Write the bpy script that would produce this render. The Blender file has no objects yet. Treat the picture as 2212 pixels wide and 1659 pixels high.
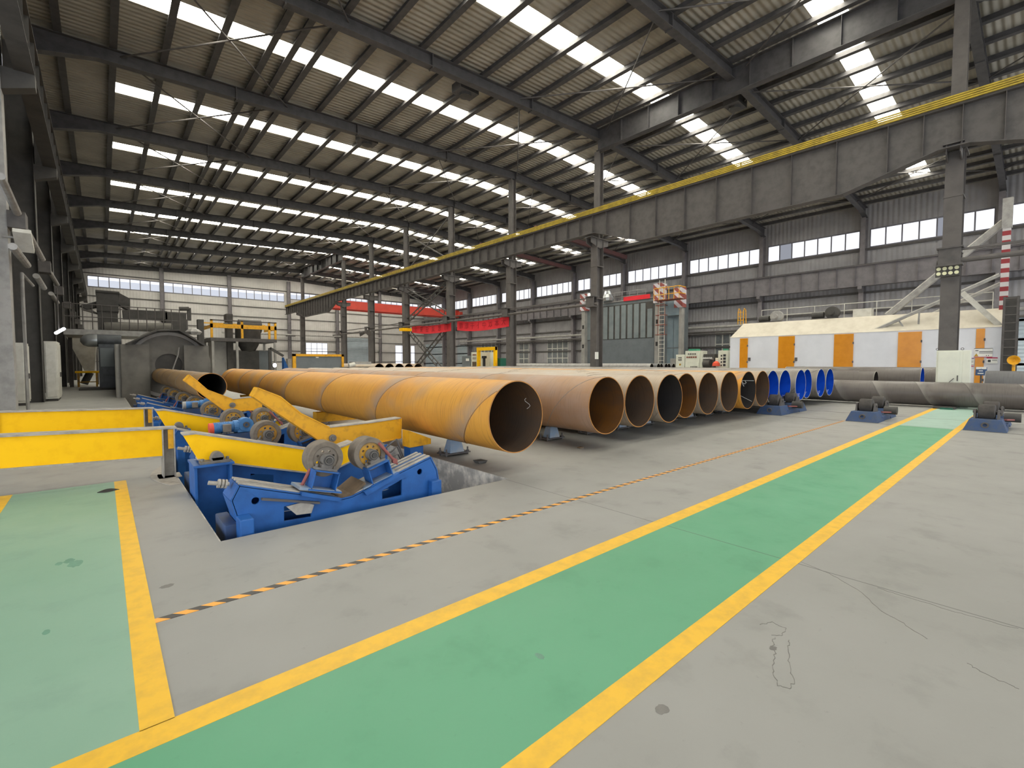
import bpy, bmesh, math, random
from mathutils import Vector, Matrix
from mathutils.geometry import tessellate_polygon
random.seed(7)
SC = bpy.context.scene
COL = SC.collection
PI = math.pi
# ------------------------------------------------------------------ camera geometry (world: X right-far, Y left-far, Z up)
FPX, CX, CY, EYE = 1007.0, 1106.0, 829.5, 1.6
RM = Matrix(((7.51146159e-01, 2.97969923e-02, -6.59463105e-01),
             (-6.60135932e-01, 3.39049812e-02, -7.50380573e-01),
             (0.0, 9.98980776e-01, 4.51376617e-02)))
def ray(px, py):
    return RM @ Vector(((px - CX) / FPX, -(py - CY) / FPX, -1.0))
def OZ(px, py, z=0.0):
    d = ray(px, py); t = (z - EYE) / d.z; return Vector((t * d.x, t * d.y, z))
def OX(px, py, x):
    d = ray(px, py); t = x / d.x; return Vector((x, t * d.y, EYE + t * d.z))
def OY(px, py, y):
    d = ray(px, py); t = y / d.y; return Vector((t * d.x, y, EYE + t * d.z))
# ------------------------------------------------------------------ materials
def lin(h, gain=1.0):
    h = h.lstrip('#'); r = [int(h[i:i + 2], 16) / 255 for i in (0, 2, 4)]
    return tuple(gain * (c / 12.92 if c <= 0.04045 else ((c + 0.055) / 1.055) ** 2.4) for c in r) + (1.0,)
class NT:
    def __init__(s, name):
        s.m = bpy.data.materials.new(name); s.m.use_nodes = True
        s.t = s.m.node_tree; s.n = s.t.nodes; s.n.clear()
        s.out = s.n.new('ShaderNodeOutputMaterial')
        s.tc = s.n.new('ShaderNodeTexCoord')
    def node(s, kind, **kw):
        n = s.n.new(kind)
        for k, v in kw.items(): setattr(n, k, v)
        return n
    def link(s, a, b): s.t.links.new(a, b)
    def bsdf(s, rough=0.6, metal=0.0, spec=0.5):
        b = s.node('ShaderNodeBsdfPrincipled')
        b.inputs['Roughness'].default_value = rough
        b.inputs['Metallic'].default_value = metal
        b.inputs['Specular IOR Level'].default_value = spec
        s.link(b.outputs[0], s.out.inputs[0]); s.b = b; return b
    def mapping(s, scale=(1, 1, 1), rot=(0, 0, 0)):
        m = s.node('ShaderNodeMapping'); m.inputs['Scale'].default_value = scale; m.inputs['Rotation'].default_value = rot
        s.link(s.tc.outputs['Object'], m.inputs[0]); return m.outputs[0]
    def noise(s, scale, detail=3.0, vec=None, rough=0.6):
        n = s.node('ShaderNodeTexNoise'); n.inputs['Scale'].default_value = scale
        n.inputs['Detail'].default_value = detail; n.inputs['Roughness'].default_value = rough
        s.link(vec if vec is not None else s.tc.outputs['Object'], n.inputs['Vector']); return n.outputs['Fac']
    def ramp(s, fac, p0, p1):
        r = s.node('ShaderNodeMapRange'); r.inputs['From Min'].default_value = p0; r.inputs['From Max'].default_value = p1
        s.link(fac, r.inputs['Value']); return r.outputs[0]
    def mix(s, fac, a, b):
        m = s.node('ShaderNodeMix', data_type='RGBA')
        if isinstance(fac, (int, float)): m.inputs['Factor'].default_value = fac
        else: s.link(fac, m.inputs['Factor'])
        for v, k in ((a, 6), (b, 7)):
            if isinstance(v, tuple): m.inputs[k].default_value = v
            else: s.link(v, m.inputs[k])
        return m.outputs[2]
    def math(s, op, a, b=None):
        m = s.node('ShaderNodeMath', operation=op)
        for i, v in enumerate((a, b)):
            if v is None: continue
            if isinstance(v, (int, float)): m.inputs[i].default_value = v
            else: s.link(v, m.inputs[i])
        return m.outputs[0]
    def bump(s, h, strength=0.3, dist=0.02):
        b = s.node('ShaderNodeBump'); b.inputs['Strength'].default_value = strength; b.inputs['Distance'].default_value = dist
        s.link(h, b.inputs['Height']); s.link(b.outputs[0], s.b.inputs['Normal'])
    def wave(s, axis, wavelength, dist=0.0):
        w = s.node('ShaderNodeTexWave', bands_direction=axis); w.inputs['Scale'].default_value = 2 * PI / 20 / wavelength
        w.inputs['Distortion'].default_value = dist
        s.link(s.tc.outputs['Object'], w.inputs['Vector']); return w.outputs['Fac']
def simple(name, col, col2=None, scale=4.0, rough=0.6, metal=0.0, spec=0.4, lo=0.42, hi=0.68, bump=0.0, stretch=None, gain=1.0):
    t = NT(name); b = t.bsdf(rough, metal, spec); a = lin(col, gain)
    if col2:
        vec = t.mapping(stretch) if stretch else None
        f = t.noise(scale, 4.0, vec)
        t.link(t.mix(t.ramp(f, lo, hi), a, lin(col2, gain)), b.inputs['Base Color'])
        if bump: t.bump(f, bump, 0.01)
    else: b.inputs['Base Color'].default_value = a
    return t.m
def emis(name, col, strength):
    t = NT(name); e = t.node('ShaderNodeEmission'); e.inputs[0].default_value = lin(col); e.inputs[1].default_value = strength
    t.link(e.outputs[0], t.out.inputs[0]); return t.m
M = {}
def floor_mat(name, c1, c2, c3, rough=0.5, gain=1.0):
    t = NT(name); b = t.bsdf(rough, 0, 0.35)
    n1 = t.noise(0.35, 4.0); n2 = t.noise(2.2, 6.0); n3 = t.noise(14.0, 4.0)
    base = t.mix(t.ramp(n1, 0.35, 0.65), lin(c1, gain), lin(c2, gain))
    base = t.mix(t.math('MULTIPLY', t.ramp(n2, 0.55, 0.8), 0.7), base, lin(c3, gain))
    base = t.mix(t.math('MULTIPLY', t.ramp(n3, 0.66, 0.74), 0.35), base, lin(c3, gain))
    # sawn joint across the hall at a fixed distance
    sx = t.node('ShaderNodeSeparateXYZ'); t.link(t.tc.outputs['Object'], sx.inputs[0])
    j = t.math('LESS_THAN', t.math('ABSOLUTE', t.math('SUBTRACT', sx.outputs[0], 4.125)), 0.006)
    base = t.mix(t.math('MULTIPLY', j, 0.6), base, lin('#3a3836'))
    t.link(base, b.inputs['Base Color'])
    t.link(t.math('ADD', t.math('MULTIPLY', n2, 0.25), rough - 0.12), b.inputs['Roughness'])
    t.bump(n3, 0.06, 0.01)
    return t.m
M['floor'] = floor_mat('concrete_floor', '#9b9993', '#918f89', '#7d7b76', gain=0.95)
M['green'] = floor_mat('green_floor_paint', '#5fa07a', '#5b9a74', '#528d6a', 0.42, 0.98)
M['green_far'] = floor_mat('pale_green_floor_paint', '#a3bfb0', '#9ab6a8', '#8fa89c', 0.4)  # paler, bluer green for the far end of the walkway
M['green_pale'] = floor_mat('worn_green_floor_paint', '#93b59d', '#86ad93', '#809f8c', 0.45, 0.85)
M['yellow_line'] = simple('yellow_floor_paint', '#e9b62c', '#d8a932', 9, 0.5)
M['pit'] = simple('broken_concrete', '#8f8b84', '#c8c2b6', 5, 0.9, bump=0.6, gain=1.35)
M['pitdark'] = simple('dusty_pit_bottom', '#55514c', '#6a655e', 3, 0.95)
def corrugated(name, c1, c2, axis, wl, rough=0.6, strength=0.6, gain=1.0):
    t = NT(name); b = t.bsdf(rough, 0, 0.3)
    w = t.wave(axis, wl); n = t.noise(0.8, 4.0)
    t.link(t.mix(t.ramp(n, 0.35, 0.7), lin(c1, gain), lin(c2, gain)), b.inputs['Base Color'])
    t.bump(w, strength, wl * 0.2)
    return t.m
M['roof'] = corrugated('roof_sheet', '#a8a296', '#948e82', 'Y', 0.28, 0.42, 0.8)
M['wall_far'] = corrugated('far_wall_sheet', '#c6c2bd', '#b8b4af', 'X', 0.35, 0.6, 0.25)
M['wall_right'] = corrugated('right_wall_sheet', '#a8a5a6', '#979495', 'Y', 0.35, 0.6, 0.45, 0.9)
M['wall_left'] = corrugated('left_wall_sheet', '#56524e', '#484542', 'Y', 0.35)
M['steel'] = simple('dusty_grey_steel', '#67625f', '#595553', 3, 0.65, gain=0.76)
M['steel_dark'] = simple('dark_roof_steel', '#5b5858', '#4b4949', 3, 0.6, gain=0.76)
M['steel_col'] = simple('grey_brown_column_paint', '#6e6864', '#605b58', 2, 0.6, gain=0.76)
M['steel_light'] = simple('light_grey_steel', '#a3a09b', '#8c8985', 3, 0.6)
M['wall_column'] = simple('wall_column_paint', '#7a7577', '#6a6668', 2, 0.6)
def skylight_mat():
    t = NT('skylight_panel'); w = t.wave('Y', 0.28); n = t.noise(3.0, 4.0)
    c = t.mix(t.ramp(n, 0.4, 0.7), lin('#fffdf2'), lin('#f4eed6'))
    e = t.node('ShaderNodeEmission'); t.link(c, e.inputs[0])
    t.link(t.math('ADD', t.math('MULTIPLY', w, 6.0), 15.0), e.inputs[1]); t.link(e.outputs[0], t.out.inputs[0]); return t.m
M['sky'] = skylight_mat()
M['glass'] = emis('frosted_daylight_glass', '#f4f6fd', 1.15)
M['glass_low'] = emis('frosted_lower_glass', '#dfe5f2', 0.85)
M['glass_grey'] = emis('dull_frosted_glass', '#b4b8c4', 0.62)
M['glass_dim'] = simple('dark_window_glass', '#6d7072', '#868a8c', 1.5, 0.12, 0, 0.6)
M['frame'] = simple('pale_window_frame', '#c9c8bf')
M['mullion'] = simple('grey_window_mullion', '#77757c')
def rust(name, c_main, c_alt, c_dark, stain='#8f8a80', seam=None, rough=0.55):
    t = NT(name); b = t.bsdf(rough, 0.0, 0.35)
    n1 = t.noise(1.1, 4.0, t.mapping((1, 0.5, 1))); n2 = t.noise(6.0, 6.0, t.mapping((0.35, 6.0, 0.35))); n3 = t.noise(0.55, 3.0, t.mapping((1.2, 0.8, 1.2)))
    base = t.mix(t.ramp(n1, 0.38, 0.66), lin(c_main), lin(c_alt))
    base = t.mix(t.math('MULTIPLY', t.ramp(n2, 0.52, 0.7), 0.55), base, lin(c_dark))
    base = t.mix(t.math('MULTIPLY', t.ramp(n3, 0.6, 0.75), 0.6), base, lin(stain))
    if seam:
        R_, pitch, ph = seam; sx = t.node('ShaderNodeSeparateXYZ'); t.link(t.tc.outputs['Object'], sx.inputs[0])
        a = t.math('ARCTAN2', t.math('MULTIPLY', sx.outputs[0], -1.0), t.math('SUBTRACT', R_, sx.outputs[2]))
        u = t.math('FRACT', t.math('ADD', t.math('ADD', t.math('MULTIPLY', a, 1 / (2 * PI)), t.math('MULTIPLY', sx.outputs[1], 1 / pitch)), 8 - ph / (2 * PI)))
        f = t.math('MULTIPLY', t.ramp(u, 0.2, 0.0), t.ramp(t.noise(1.6, 4.0, t.mapping((1, 1.5, 1))), 0.3, 0.5))
        base = t.mix(t.math('MULTIPLY', f, 0.7), base, lin('#8d8880'))
    t.link(base, b.inputs['Base Color'])
    t.bump(n2, 0.3, 0.01)
    return t.m
M['rust1'] = rust('orange_rust', '#d89b3f', '#cc8d38', '#9a6c34', '#948c82', (0.535, 3.08, 2.4))
M['rust2'] = rust('brown_rust', '#a98d78', '#a87c4c', '#8d7663', '#9a9790')
M['rust3'] = rust('grey_rust', '#aa9c8a', '#b09a80', '#8a7660', '#b5aea3', None, 0.4)
M['rust_small'] = rust('dull_brown_rust', '#98794f', '#8a6b45', '#6d5638', '#8a8074')
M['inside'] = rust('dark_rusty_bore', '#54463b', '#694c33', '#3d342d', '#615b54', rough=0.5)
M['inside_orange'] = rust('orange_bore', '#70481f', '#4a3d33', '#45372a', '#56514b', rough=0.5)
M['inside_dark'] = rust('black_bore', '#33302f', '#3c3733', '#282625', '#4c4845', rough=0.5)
M['coated'] = rust('black_pipe_coating', '#6a635d', '#5c5550', '#4c4642', '#8c8378', rough=0.38)
M['coated_long'] = rust('long_pipe_coating', '#6a635d', '#5c5550', '#4c4642', '#7f776f', (0.43, -1.3, 1.0), 0.36)
M['coated_mid'] = rust('brown_black_coating', '#8f8880', '#7d766f', '#635c56', '#b0a698', rough=0.38)
M['coated_dark'] = rust('smooth_black_coating', '#6b6a6a', '#5e5d5d', '#4e4d4d', '#7f7e7e', rough=0.35)
M['lining'] = simple('blue_epoxy_lining', '#1450c8', '#0c3fae', 2, 0.3, spec=0.5)
M['rim'] = simple('pale_cut_rim', '#c9c4b4')
M['rim_rust'] = simple('rusty_cut_rim', '#b67c3a', '#9a6a38')
M['seam'] = simple('weld_bead', '#a06f33', '#8a6a48')
M['seam_grey'] = simple('grey_weld_bead', '#93877a')
M['chalk'] = simple('white_chalk', '#e8e6df')
M['blue'] = simple('blue_machine_paint', '#245c9f', '#1d4c86', 5, 0.5, lo=0.45, hi=0.75)
M['blue_dark'] = simple('dirty_blue_paint', '#33496e', '#454f60', 6, 0.6)
M['blue_pale'] = simple('worn_blue_paint', '#7d90a4', '#98999a', 5, 0.55)
M['yellow'] = simple('yellow_machine_paint', '#ffc406', '#f2b304', 5, 0.55, 0, 0.2, lo=0.5, hi=0.85)
M['yellow_old'] = simple('scuffed_yellow_paint', '#e3a51c', '#a8792a', 6, 0.55, lo=0.5, hi=0.8)
M['rail_yellow'] = simple('dirty_yellow_rail', '#b39a2c', '#8f7a2a', 3, 0.6)
M['dust'] = simple('dusty_bare_steel', '#a8a196', '#8d867c', 7, 0.7)
M['tyre'] = simple('dusty_rubber_tread', '#7f7466', '#6a6156', 9, 0.85)
M['tyre_dark'] = simple('black_rubber_tread', '#4c4743', '#3d3a37', 9, 0.85)
M['hub'] = simple('dirty_yellow_hub', '#b98a2c', '#7a664a', 6, 0.6)
M['hub_grey'] = simple('dirty_grey_hub', '#7b7164', '#675e54', 6, 0.6)
M['bearing'] = simple('grease_grey_bearing', '#7a756e', '#5f5a54', 8, 0.55)
M['red'] = simple('faded_red_paint', '#94554e')
M['redfan'] = simple('orange_red_cover', '#e0563a')
M['motor'] = simple('motor_blue', '#4d83b8', '#3f6f9f', 5, 0.45)
M['black'] = simple('black_rubber', '#2a2928', rough=0.7)
M['brown'] = simple('oily_brown_grit', '#6d5a45', '#574a3a', 8, 0.9)
M['machine'] = simple('sooty_grey_plate', '#77736b', '#625f59', 1.2, 0.7)
M['machine_dark'] = simple('sooty_dark_plate', '#4f4c48', '#403e3b', 1.5, 0.7)
M['machine_pale'] = simple('pale_grey_plate', '#a09d97', '#8d8a85', 1.2, 0.7)
M['duct'] = simple('bright_duct', '#b9bcbd', rough=0.3, metal=0.8)
M['duct_dark'] = simple('dark_duct', '#4d5054', '#3f4144', 3, 0.4)
M['white'] = simple('dirty_white_paint', '#d0cdc3', '#bdb9ae', 3, 0.5)
M['white_clean'] = simple('cabinet_cream_paint', '#dcdccb', '#d3d3c3', 2, 0.45)
M['ivory'] = simple('cream_roof_skin', '#cbc3b2', '#beb5a3', 1.5, 0.6)
M['booth'] = simple('pale_grey_panel', '#dfe0e5', '#d7d8dd', 0.7, 0.4)
M['orange'] = simple('glossy_orange_door', '#d98f20', '#cf8519', 2, 0.25)
M['kiln'] = simple('slate_grey_panel', '#71777a', '#676d70', 1, 0.5)
M['kiln_light'] = simple('pale_slate_panel', '#828a8b', '#757d7f', 1, 0.5)
M['kiln_door'] = simple('teal_grey_panel', '#85949a', '#788890', 1, 0.45)
M['banner'] = simple('red_cloth', '#e5303a', '#dc2833', 1, 0.7)
M['banner_ink'] = simple('dark_red_show_through', '#a81622')
M['redcrane'] = simple('orange_red_crane_paint', '#cf4a3c', '#c04538', 1, 0.5)
M['dull_red_beam'] = simple('dull_brown_red_paint', '#5c3636', '#4e3535', 2, 0.65)
M['pipe_rust_paint'] = simple('brown_red_paint', '#8a4a3a', '#6d4438', 2, 0.6)
M['shutter'] = corrugated('grey_roller_shutter', '#a3adb3', '#949ea4', 'Z', 0.2)
M['shutter_bright'] = corrugated('bright_roller_shutter', '#c9d5dc', '#b7c4cc', 'Z', 0.28, 0.3)
M['green_cover'] = simple('green_plastic_cover', '#4a9a7a')
M['dark_green'] = simple('dark_green_bin', '#1f5a48')
M['lamp'] = emis('lit_lamp', '#fff4d8', 6.0)
M['lamp_white'] = emis('lit_white_lamp', '#f4fbff', 12.0)
M['lamp_glass'] = simple('lamp_lens', '#e5e2b8', rough=0.3)
M['ink'] = simple('printed_black', '#35353a')
M['sign_red'] = simple('sign_red', '#b02850')
M['sign_blue'] = simple('sign_blue', '#41587f')
M['sign_white'] = simple('sign_white', '#e9e8e2')
M['sign_yellow'] = simple('sign_yellow', '#b9932e')
M['purplesign'] = simple('sign_purple', '#7d5f86')
def striped(name, a, b_, vec, wl, duty=0.5):
    t = NT(name); b = t.bsdf(0.55, 0, 0.4)
    d = t.node('ShaderNodeVectorMath', operation='DOT_PRODUCT'); d.inputs[1].default_value = vec
    t.link(t.tc.outputs['Object'], d.inputs[0])
    f = t.math('LESS_THAN', t.math('FRACT', t.math('MULTIPLY', d.outputs['Value'], 1.0 / wl)), duty)
    t.link(t.mix(f, lin(a), lin(b_)), b.inputs['Base Color']); return t.m
M['tape'] = striped('hazard_tape', '#47433f', '#f0a846', (0.7, 0.7, 0), 0.105)
M['redwhite_pole'] = striped('red_white_bands', '#c4bfbd', '#8f3236', (0, 0, 1), 0.5)
M['redwhite'] = striped('red_white_chevrons', '#cbc6cc', '#96524c', (0.15, -0.7, 0.72), 0.62)
# ------------------------------------------------------------------ mesh builder
class MB:
    def __init__(s): s.v = []; s.f = []
    def add(s, vs, fs):
        o = len(s.v); s.v += [tuple(v) for v in vs]; s.f += [tuple(i + o for i in f) for f in fs]; return s
    def box(s, x0, x1, y0, y1, z0, z1):
        x0, x1 = min(x0, x1), max(x0, x1); y0, y1 = min(y0, y1), max(y0, y1); z0, z1 = min(z0, z1), max(z0, z1)
        vs = [(x, y, z) for x in (x0, x1) for y in (y0, y1) for z in (z0, z1)]
        return s.add(vs, [(0, 1, 3, 2), (4, 6, 7, 5), (0, 4, 5, 1), (2, 3, 7, 6), (0, 2, 6, 4), (1, 5, 7, 3)])
    def bar(s, p, q, w, h, up=(0, 0, 1)):
        p = Vector(p); q = Vector(q); d = (q - p).normalized(); u = Vector(up)
        if abs(d.dot(u)) > 0.98: u = Vector((1, 0, 0))
        sd = d.cross(u).normalized(); u = sd.cross(d).normalized()
        vs = [e + sd * a * w / 2 + u * b * h / 2 for e in (p, q) for a, b in ((-1, -1), (1, -1), (1, 1), (-1, 1))]
        return s.add(vs, [(3, 2, 1, 0), (4, 5, 6, 7)] + [(i, (i + 1) % 4, 4 + (i + 1) % 4, 4 + i) for i in range(4)])
    def cyl(s, p, q, r, n=16, r2=None, caps=True):
        p = Vector(p); q = Vector(q); d = (q - p).normalized(); u = Vector((0, 0, 1))
        if abs(d.dot(u)) > 0.95: u = Vector((1, 0, 0))
        a = d.cross(u).normalized(); b = a.cross(d); r2 = r if r2 is None else r2
        vs = [e + (a * math.cos(2 * PI * i / n) + b * math.sin(2 * PI * i / n)) * rr for e, rr in ((p, r), (q, r2)) for i in range(n)]
        fs = [(i, (i + 1) % n, n + (i + 1) % n, n + i) for i in range(n)]
        if caps: fs += [tuple(range(n))[::-1], tuple(range(n, 2 * n))]
        return s.add(vs, fs)
    def tube(s, path, r, n=6):
        for a, b in zip(path[:-1], path[1:]): s.cyl(a, b, r, n)
        return s
    def sweep(s, path, r, n=6, closed=False):
        pts = [Vector(p) for p in path]; vs = []; m = len(pts)
        for i, p in enumerate(pts):
            d = (pts[min(i + 1, m - 1)] - pts[max(i - 1, 0)]).normalized()
            u = Vector((0, 0, 1)) if abs(d.z) < 0.95 else Vector((1, 0, 0))
            a = d.cross(u).normalized(); b = a.cross(d)
            vs += [p + (a * math.cos(2 * PI * k / n) + b * math.sin(2 * PI * k / n)) * r for k in range(n)]
        fs = [(i * n + k, i * n + (k + 1) % n, (i + 1) * n + (k + 1) % n, (i + 1) * n + k) for i in range(m - 1) for k in range(n)]
        fs += [tuple(range(n))[::-1], tuple(range((m - 1) * n, m * n))]
        return s.add(vs, fs)
    def plate(s, outer, axis, a, b, holes=()):
        loops = [list(outer)] + [list(h) for h in holes]
        def P(p, t):
            return {'X': (t, p[0], p[1]), 'Y': (p[0], t, p[1]), 'Z': (p[0], p[1], t)}[axis]
        flat = [p for l in loops for p in l]; n = len(flat)
        tri = tessellate_polygon([[Vector((p[0], p[1], 0)) for p in l] for l in loops])
        vs = [P(p, a) for p in flat] + [P(p, b) for p in flat]
        fs = [tuple(t) for t in tri] + [tuple(i + n for i in t)[::-1] for t in tri]
        o = 0
        for l in loops:
            k = len(l)
            fs += [(o + i, o + (i + 1) % k, n + o + (i + 1) % k, n + o + i) for i in range(k)]; o += k
        return s.add(vs, fs)
    def ibeam(s, p, q, h, w, tf=0.02, tw=0.02, up=(0, 0, 1)):
        p = Vector(p); q = Vector(q); u = Vector(up); d = (q - p).normalized()
        sd = d.cross(u).normalized(); u = sd.cross(d).normalized()
        s.bar(p + u * (h / 2 - tf / 2), q + u * (h / 2 - tf / 2), w, tf, u)
        s.bar(p - u * (h / 2 - tf / 2), q - u * (h / 2 - tf / 2), w, tf, u)
        return s.bar(p, q, tw, h - 2 * tf, u)
    def lathe(s, c, d, prof, n=24):
        c = Vector(c); d = Vector(d).normalized(); u = Vector((0, 0, 1)) if abs(d.z) < 0.9 else Vector((1, 0, 0))
        a = d.cross(u).normalized(); b = a.cross(d); m = len(prof)
        vs = [c + d * t + (a * math.cos(2 * PI * k / n) + b * math.sin(2 * PI * k / n)) * r for r, t in prof for k in range(n)]
        fs = [(i * n + k, i * n + (k + 1) % n, (i + 1) * n + (k + 1) % n, (i + 1) * n + k) for i in range(m - 1) for k in range(n)]
        if prof[0][0] > 1e-4: fs.append(tuple(range(n))[::-1])
        if prof[-1][0] > 1e-4: fs.append(tuple(range((m - 1) * n, m * n)))
        return s.add(vs, fs)
    def ring(s, c, d, r0, r1, t0, t1, n=24):
        c = Vector(c); d = Vector(d).normalized(); u = Vector((0, 0, 1)) if abs(d.z) < 0.9 else Vector((1, 0, 0))
        a = d.cross(u).normalized(); b = a.cross(d); prof = [(r0, t0), (r1, t0), (r1, t1), (r0, t1)]
        vs = [c + d * t + (a * math.cos(2 * PI * k / n) + b * math.sin(2 * PI * k / n)) * r for r, t in prof for k in range(n)]
        fs = [(i * n + k, i * n + (k + 1) % n, ((i + 1) % 4) * n + (k + 1) % n, ((i + 1) % 4) * n + k) for i in range(4) for k in range(n)]
        return s.add(vs, fs)
WL = {}
def build(name, mb, mat, parent=None, label=None, cat=None, group=None, kind=None, bevel=0.0, smooth=False, origin=None):
    if parent is not None: org = WL[parent.name]
    elif origin is not None: org = Vector(origin)
    else:
        xs, ys, zs = zip(*mb.v); org = Vector(((min(xs) + max(xs)) / 2, (min(ys) + max(ys)) / 2, min(zs)))
    me = bpy.data.meshes.new(name)
    me.from_pydata([tuple(Vector(v) - org) for v in mb.v], [], mb.f)
    bm = bmesh.new(); bm.from_mesh(me)
    bmesh.ops.recalc_face_normals(bm, faces=bm.faces); bm.to_mesh(me); bm.free()
    me.materials.append(M[mat] if isinstance(mat, str) else mat)
    if smooth:
        for p in me.polygons: p.use_smooth = True
        me.set_sharp_from_angle(angle=math.radians(40))
    o = bpy.data.objects.new(name, me); COL.objects.link(o)
    if parent is not None: o.parent = parent
    else: o.location = org
    WL[o.name] = org
    if bevel:
        b = o.modifiers.new('bevel', 'BEVEL'); b.width = bevel; b.segments = 2; b.limit_method = 'ANGLE'; b.angle_limit = math.radians(50)
    tag(o, label, cat, group, kind)
    return o
def tag(o, label=None, cat=None, group=None, kind=None):
    for k, v in (('label', label), ('category', cat), ('group', group), ('kind', kind)):
        if v: o[k] = v
    return o
def thing(name, loc, label, cat, group=None):
    o = bpy.data.objects.new(name, None); COL.objects.link(o); o.location = loc; o.empty_display_size = 0.2
    WL[o.name] = Vector(loc); tag(o, label, cat, group); return o
def copy_tree(o, off=(0, 0, 0), label=None, parent=None):
    c = o.copy(); COL.objects.link(c)
    if parent is not None: c.parent = parent
    else:
        c.location = Vector(o.location) + Vector(off); WL[c.name] = Vector(c.location)
        if label: c['label'] = label
    for ch in list(o.children): copy_tree(ch, parent=c)
    return c
def st(name, mb, mat, parent=None, smooth=False): return build(name, mb, mat, parent, kind=None if parent else 'structure', smooth=smooth)
ORD = ['nearest', 'second', 'third', 'fourth', 'fifth', 'sixth', 'seventh', 'eighth', 'ninth', 'tenth', 'eleventh', 'twelfth']
# ------------------------------------------------------------------ main dimensions
BAY = 8.2
def YN(n): return 2.34 + BAY * n
XL, XC, XR, YF, YB = -1.8, 23.6, 50.0, 84.34, -14.06
def ZR(x): return 16.3 - 0.042 * abs(x - 24.0)          # underside of the roof sheet
PIT = (0.745, 4.18, 4.82, 40.0)
# ------------------------------------------------------------------ floor, pit, paint
xs = [-3.0, PIT[0], PIT[1], 50.4]; ys = [YB - 8, PIT[2], PIT[3], YF + 0.3]
m = MB()
for i in range(3):
    for j in range(3):
        if i == 1 and j == 1: continue
        m.box(xs[i], xs[i + 1], ys[j], ys[j + 1], -0.25, 0.0)
# merge into a single slab surface
fl = build('floor', m, 'floor', kind='structure', origin=(0, 0, 0))
m = MB(); a0, a1, b0, b1 = PIT
m.box(a0 - 0.2, a0 + 0.012, b0 - 0.2, b1, -1.0, -0.004).box(a1 - 0.012, a1 + 0.2, b0 - 0.2, b1, -1.0, -0.004).box(a0, a1, b0 - 0.2, b0 + 0.012, -1.0, -0.004).box(a0, a1, b1 - 0.012, b1 + 0.2, -1.0, -0.004)
st('wall_pit', m, 'pit')
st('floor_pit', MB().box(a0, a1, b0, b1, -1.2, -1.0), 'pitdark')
def paint(name, x0, x1, y0, y1, mat, h=0.002):
    return build(name, MB().box(x0, x1, y0, y1, 0.0003, h), mat, kind='structure', origin=(0, 0, 0))
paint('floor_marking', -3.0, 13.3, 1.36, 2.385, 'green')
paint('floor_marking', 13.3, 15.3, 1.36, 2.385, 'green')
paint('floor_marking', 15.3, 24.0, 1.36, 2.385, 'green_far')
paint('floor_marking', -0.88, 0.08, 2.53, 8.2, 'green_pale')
paint('floor_marking', -3.0, 22.0, 2.385, 2.535, 'yellow_line', 0.003)
paint('floor_marking', -3.0, 20.0, 1.235, 1.36, 'yellow_line', 0.003)
paint('floor_marking', 0.075, 0.2, 2.53, 8.2, 'yellow_line', 0.003)
paint('floor_marking', -0.98, -0.86, 2.53, 8.2, 'yellow_line', 0.003)
tp = build('hazard_tape', MB().box(0.2, 15.4, 3.55, 3.61, 0.0003, 0.003), 'tape', origin=(0, 0, 0),
           label='orange and black striped hazard tape running across the concrete floor', cat='tape')
# dark seams beside the roller recess
m = MB()
for x in (15.35, 17.9): m.box(x, x + 0.04, -4, 14, 0.0003, 0.002)
st('floor_joint', m, 'machine_dark')
# oil stains with an outline of their own
def blob(x, y, rx, ry, seed):
    r = random.Random(seed); n = 18
    return [(x + rx * math.cos(2 * PI * i / n) * r.uniform(0.75, 1.1), y + ry * math.sin(2 * PI * i / n) * r.uniform(0.75, 1.1)) for i in range(n)]
M['stain'] = simple('oil_stain', '#6e6b66', '#7c7872', 6, 0.5, gain=0.95)
M['stain_green'] = simple('oil_stain_on_green', '#5f8b74', '#6d9a83', 6, 0.5, gain=0.95)
m = MB()
for px, py, r, s in ((361, 1266, 0.035, 1), (1430, 1532, 0.03, 3), (1670, 1400, 0.02, 4)):
    p = OZ(px, py); m.plate(blob(p.x, p.y, r * 1.3, r, s), 'Z', 0.0005, 0.001)
st('floor_stain', m, 'stain')
m = MB()
for px, py, r, s in ((162, 1218, 0.07, 5), (150, 1212, 0.05, 6), (128, 1218, 0.035, 7), (100, 1366, 0.03, 8), (1166, 1418, 0.03, 9)):
    p = OZ(px, py); m.plate(blob(p.x, p.y, r * 0.7, r * 1.2, s), 'Z', 0.002, 0.0026)
st('floor_stain', m, 'stain_green')
for pts in ([(1895, 1270), (1960, 1290), (2050, 1318), (2130, 1340), (2212, 1362)], [(2090, 1432), (2120, 1452), (2160, 1470), (2212, 1492)],
            [(1718, 1208), (1790, 1238), (1850, 1272), (1905, 1320), (1960, 1352), (2010, 1385)],
            [(1640, 1350), (1670, 1345), (1700, 1358), (1690, 1372), (1665, 1374)], [(1672, 1376), (1670, 1395), (1675, 1415), (1668, 1450), (1680, 1480), (1705, 1488), (1716, 1472), (1705, 1440), (1702, 1400), (1704, 1378)]):
    m = MB(); q = [OZ(a, b) for a, b in pts]; r = random.Random(int(pts[0][0])); w = 0.0035
    fine = []
    for p, e in zip(q[:-1], q[1:]):
        for k in range(6): fine.append(p.lerp(e, k / 6) + Vector((r.uniform(-.008, .008), r.uniform(-.008, .008), 0)))
    for p, e in zip(fine[:-1], fine[1:]): m.bar(p + Vector((0, 0, 0.0008)), e + Vector((0, 0, 0.0008)), w * r.uniform(0.5, 1.2), 0.001)
    st('floor_crack', m, 'stain')
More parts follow.
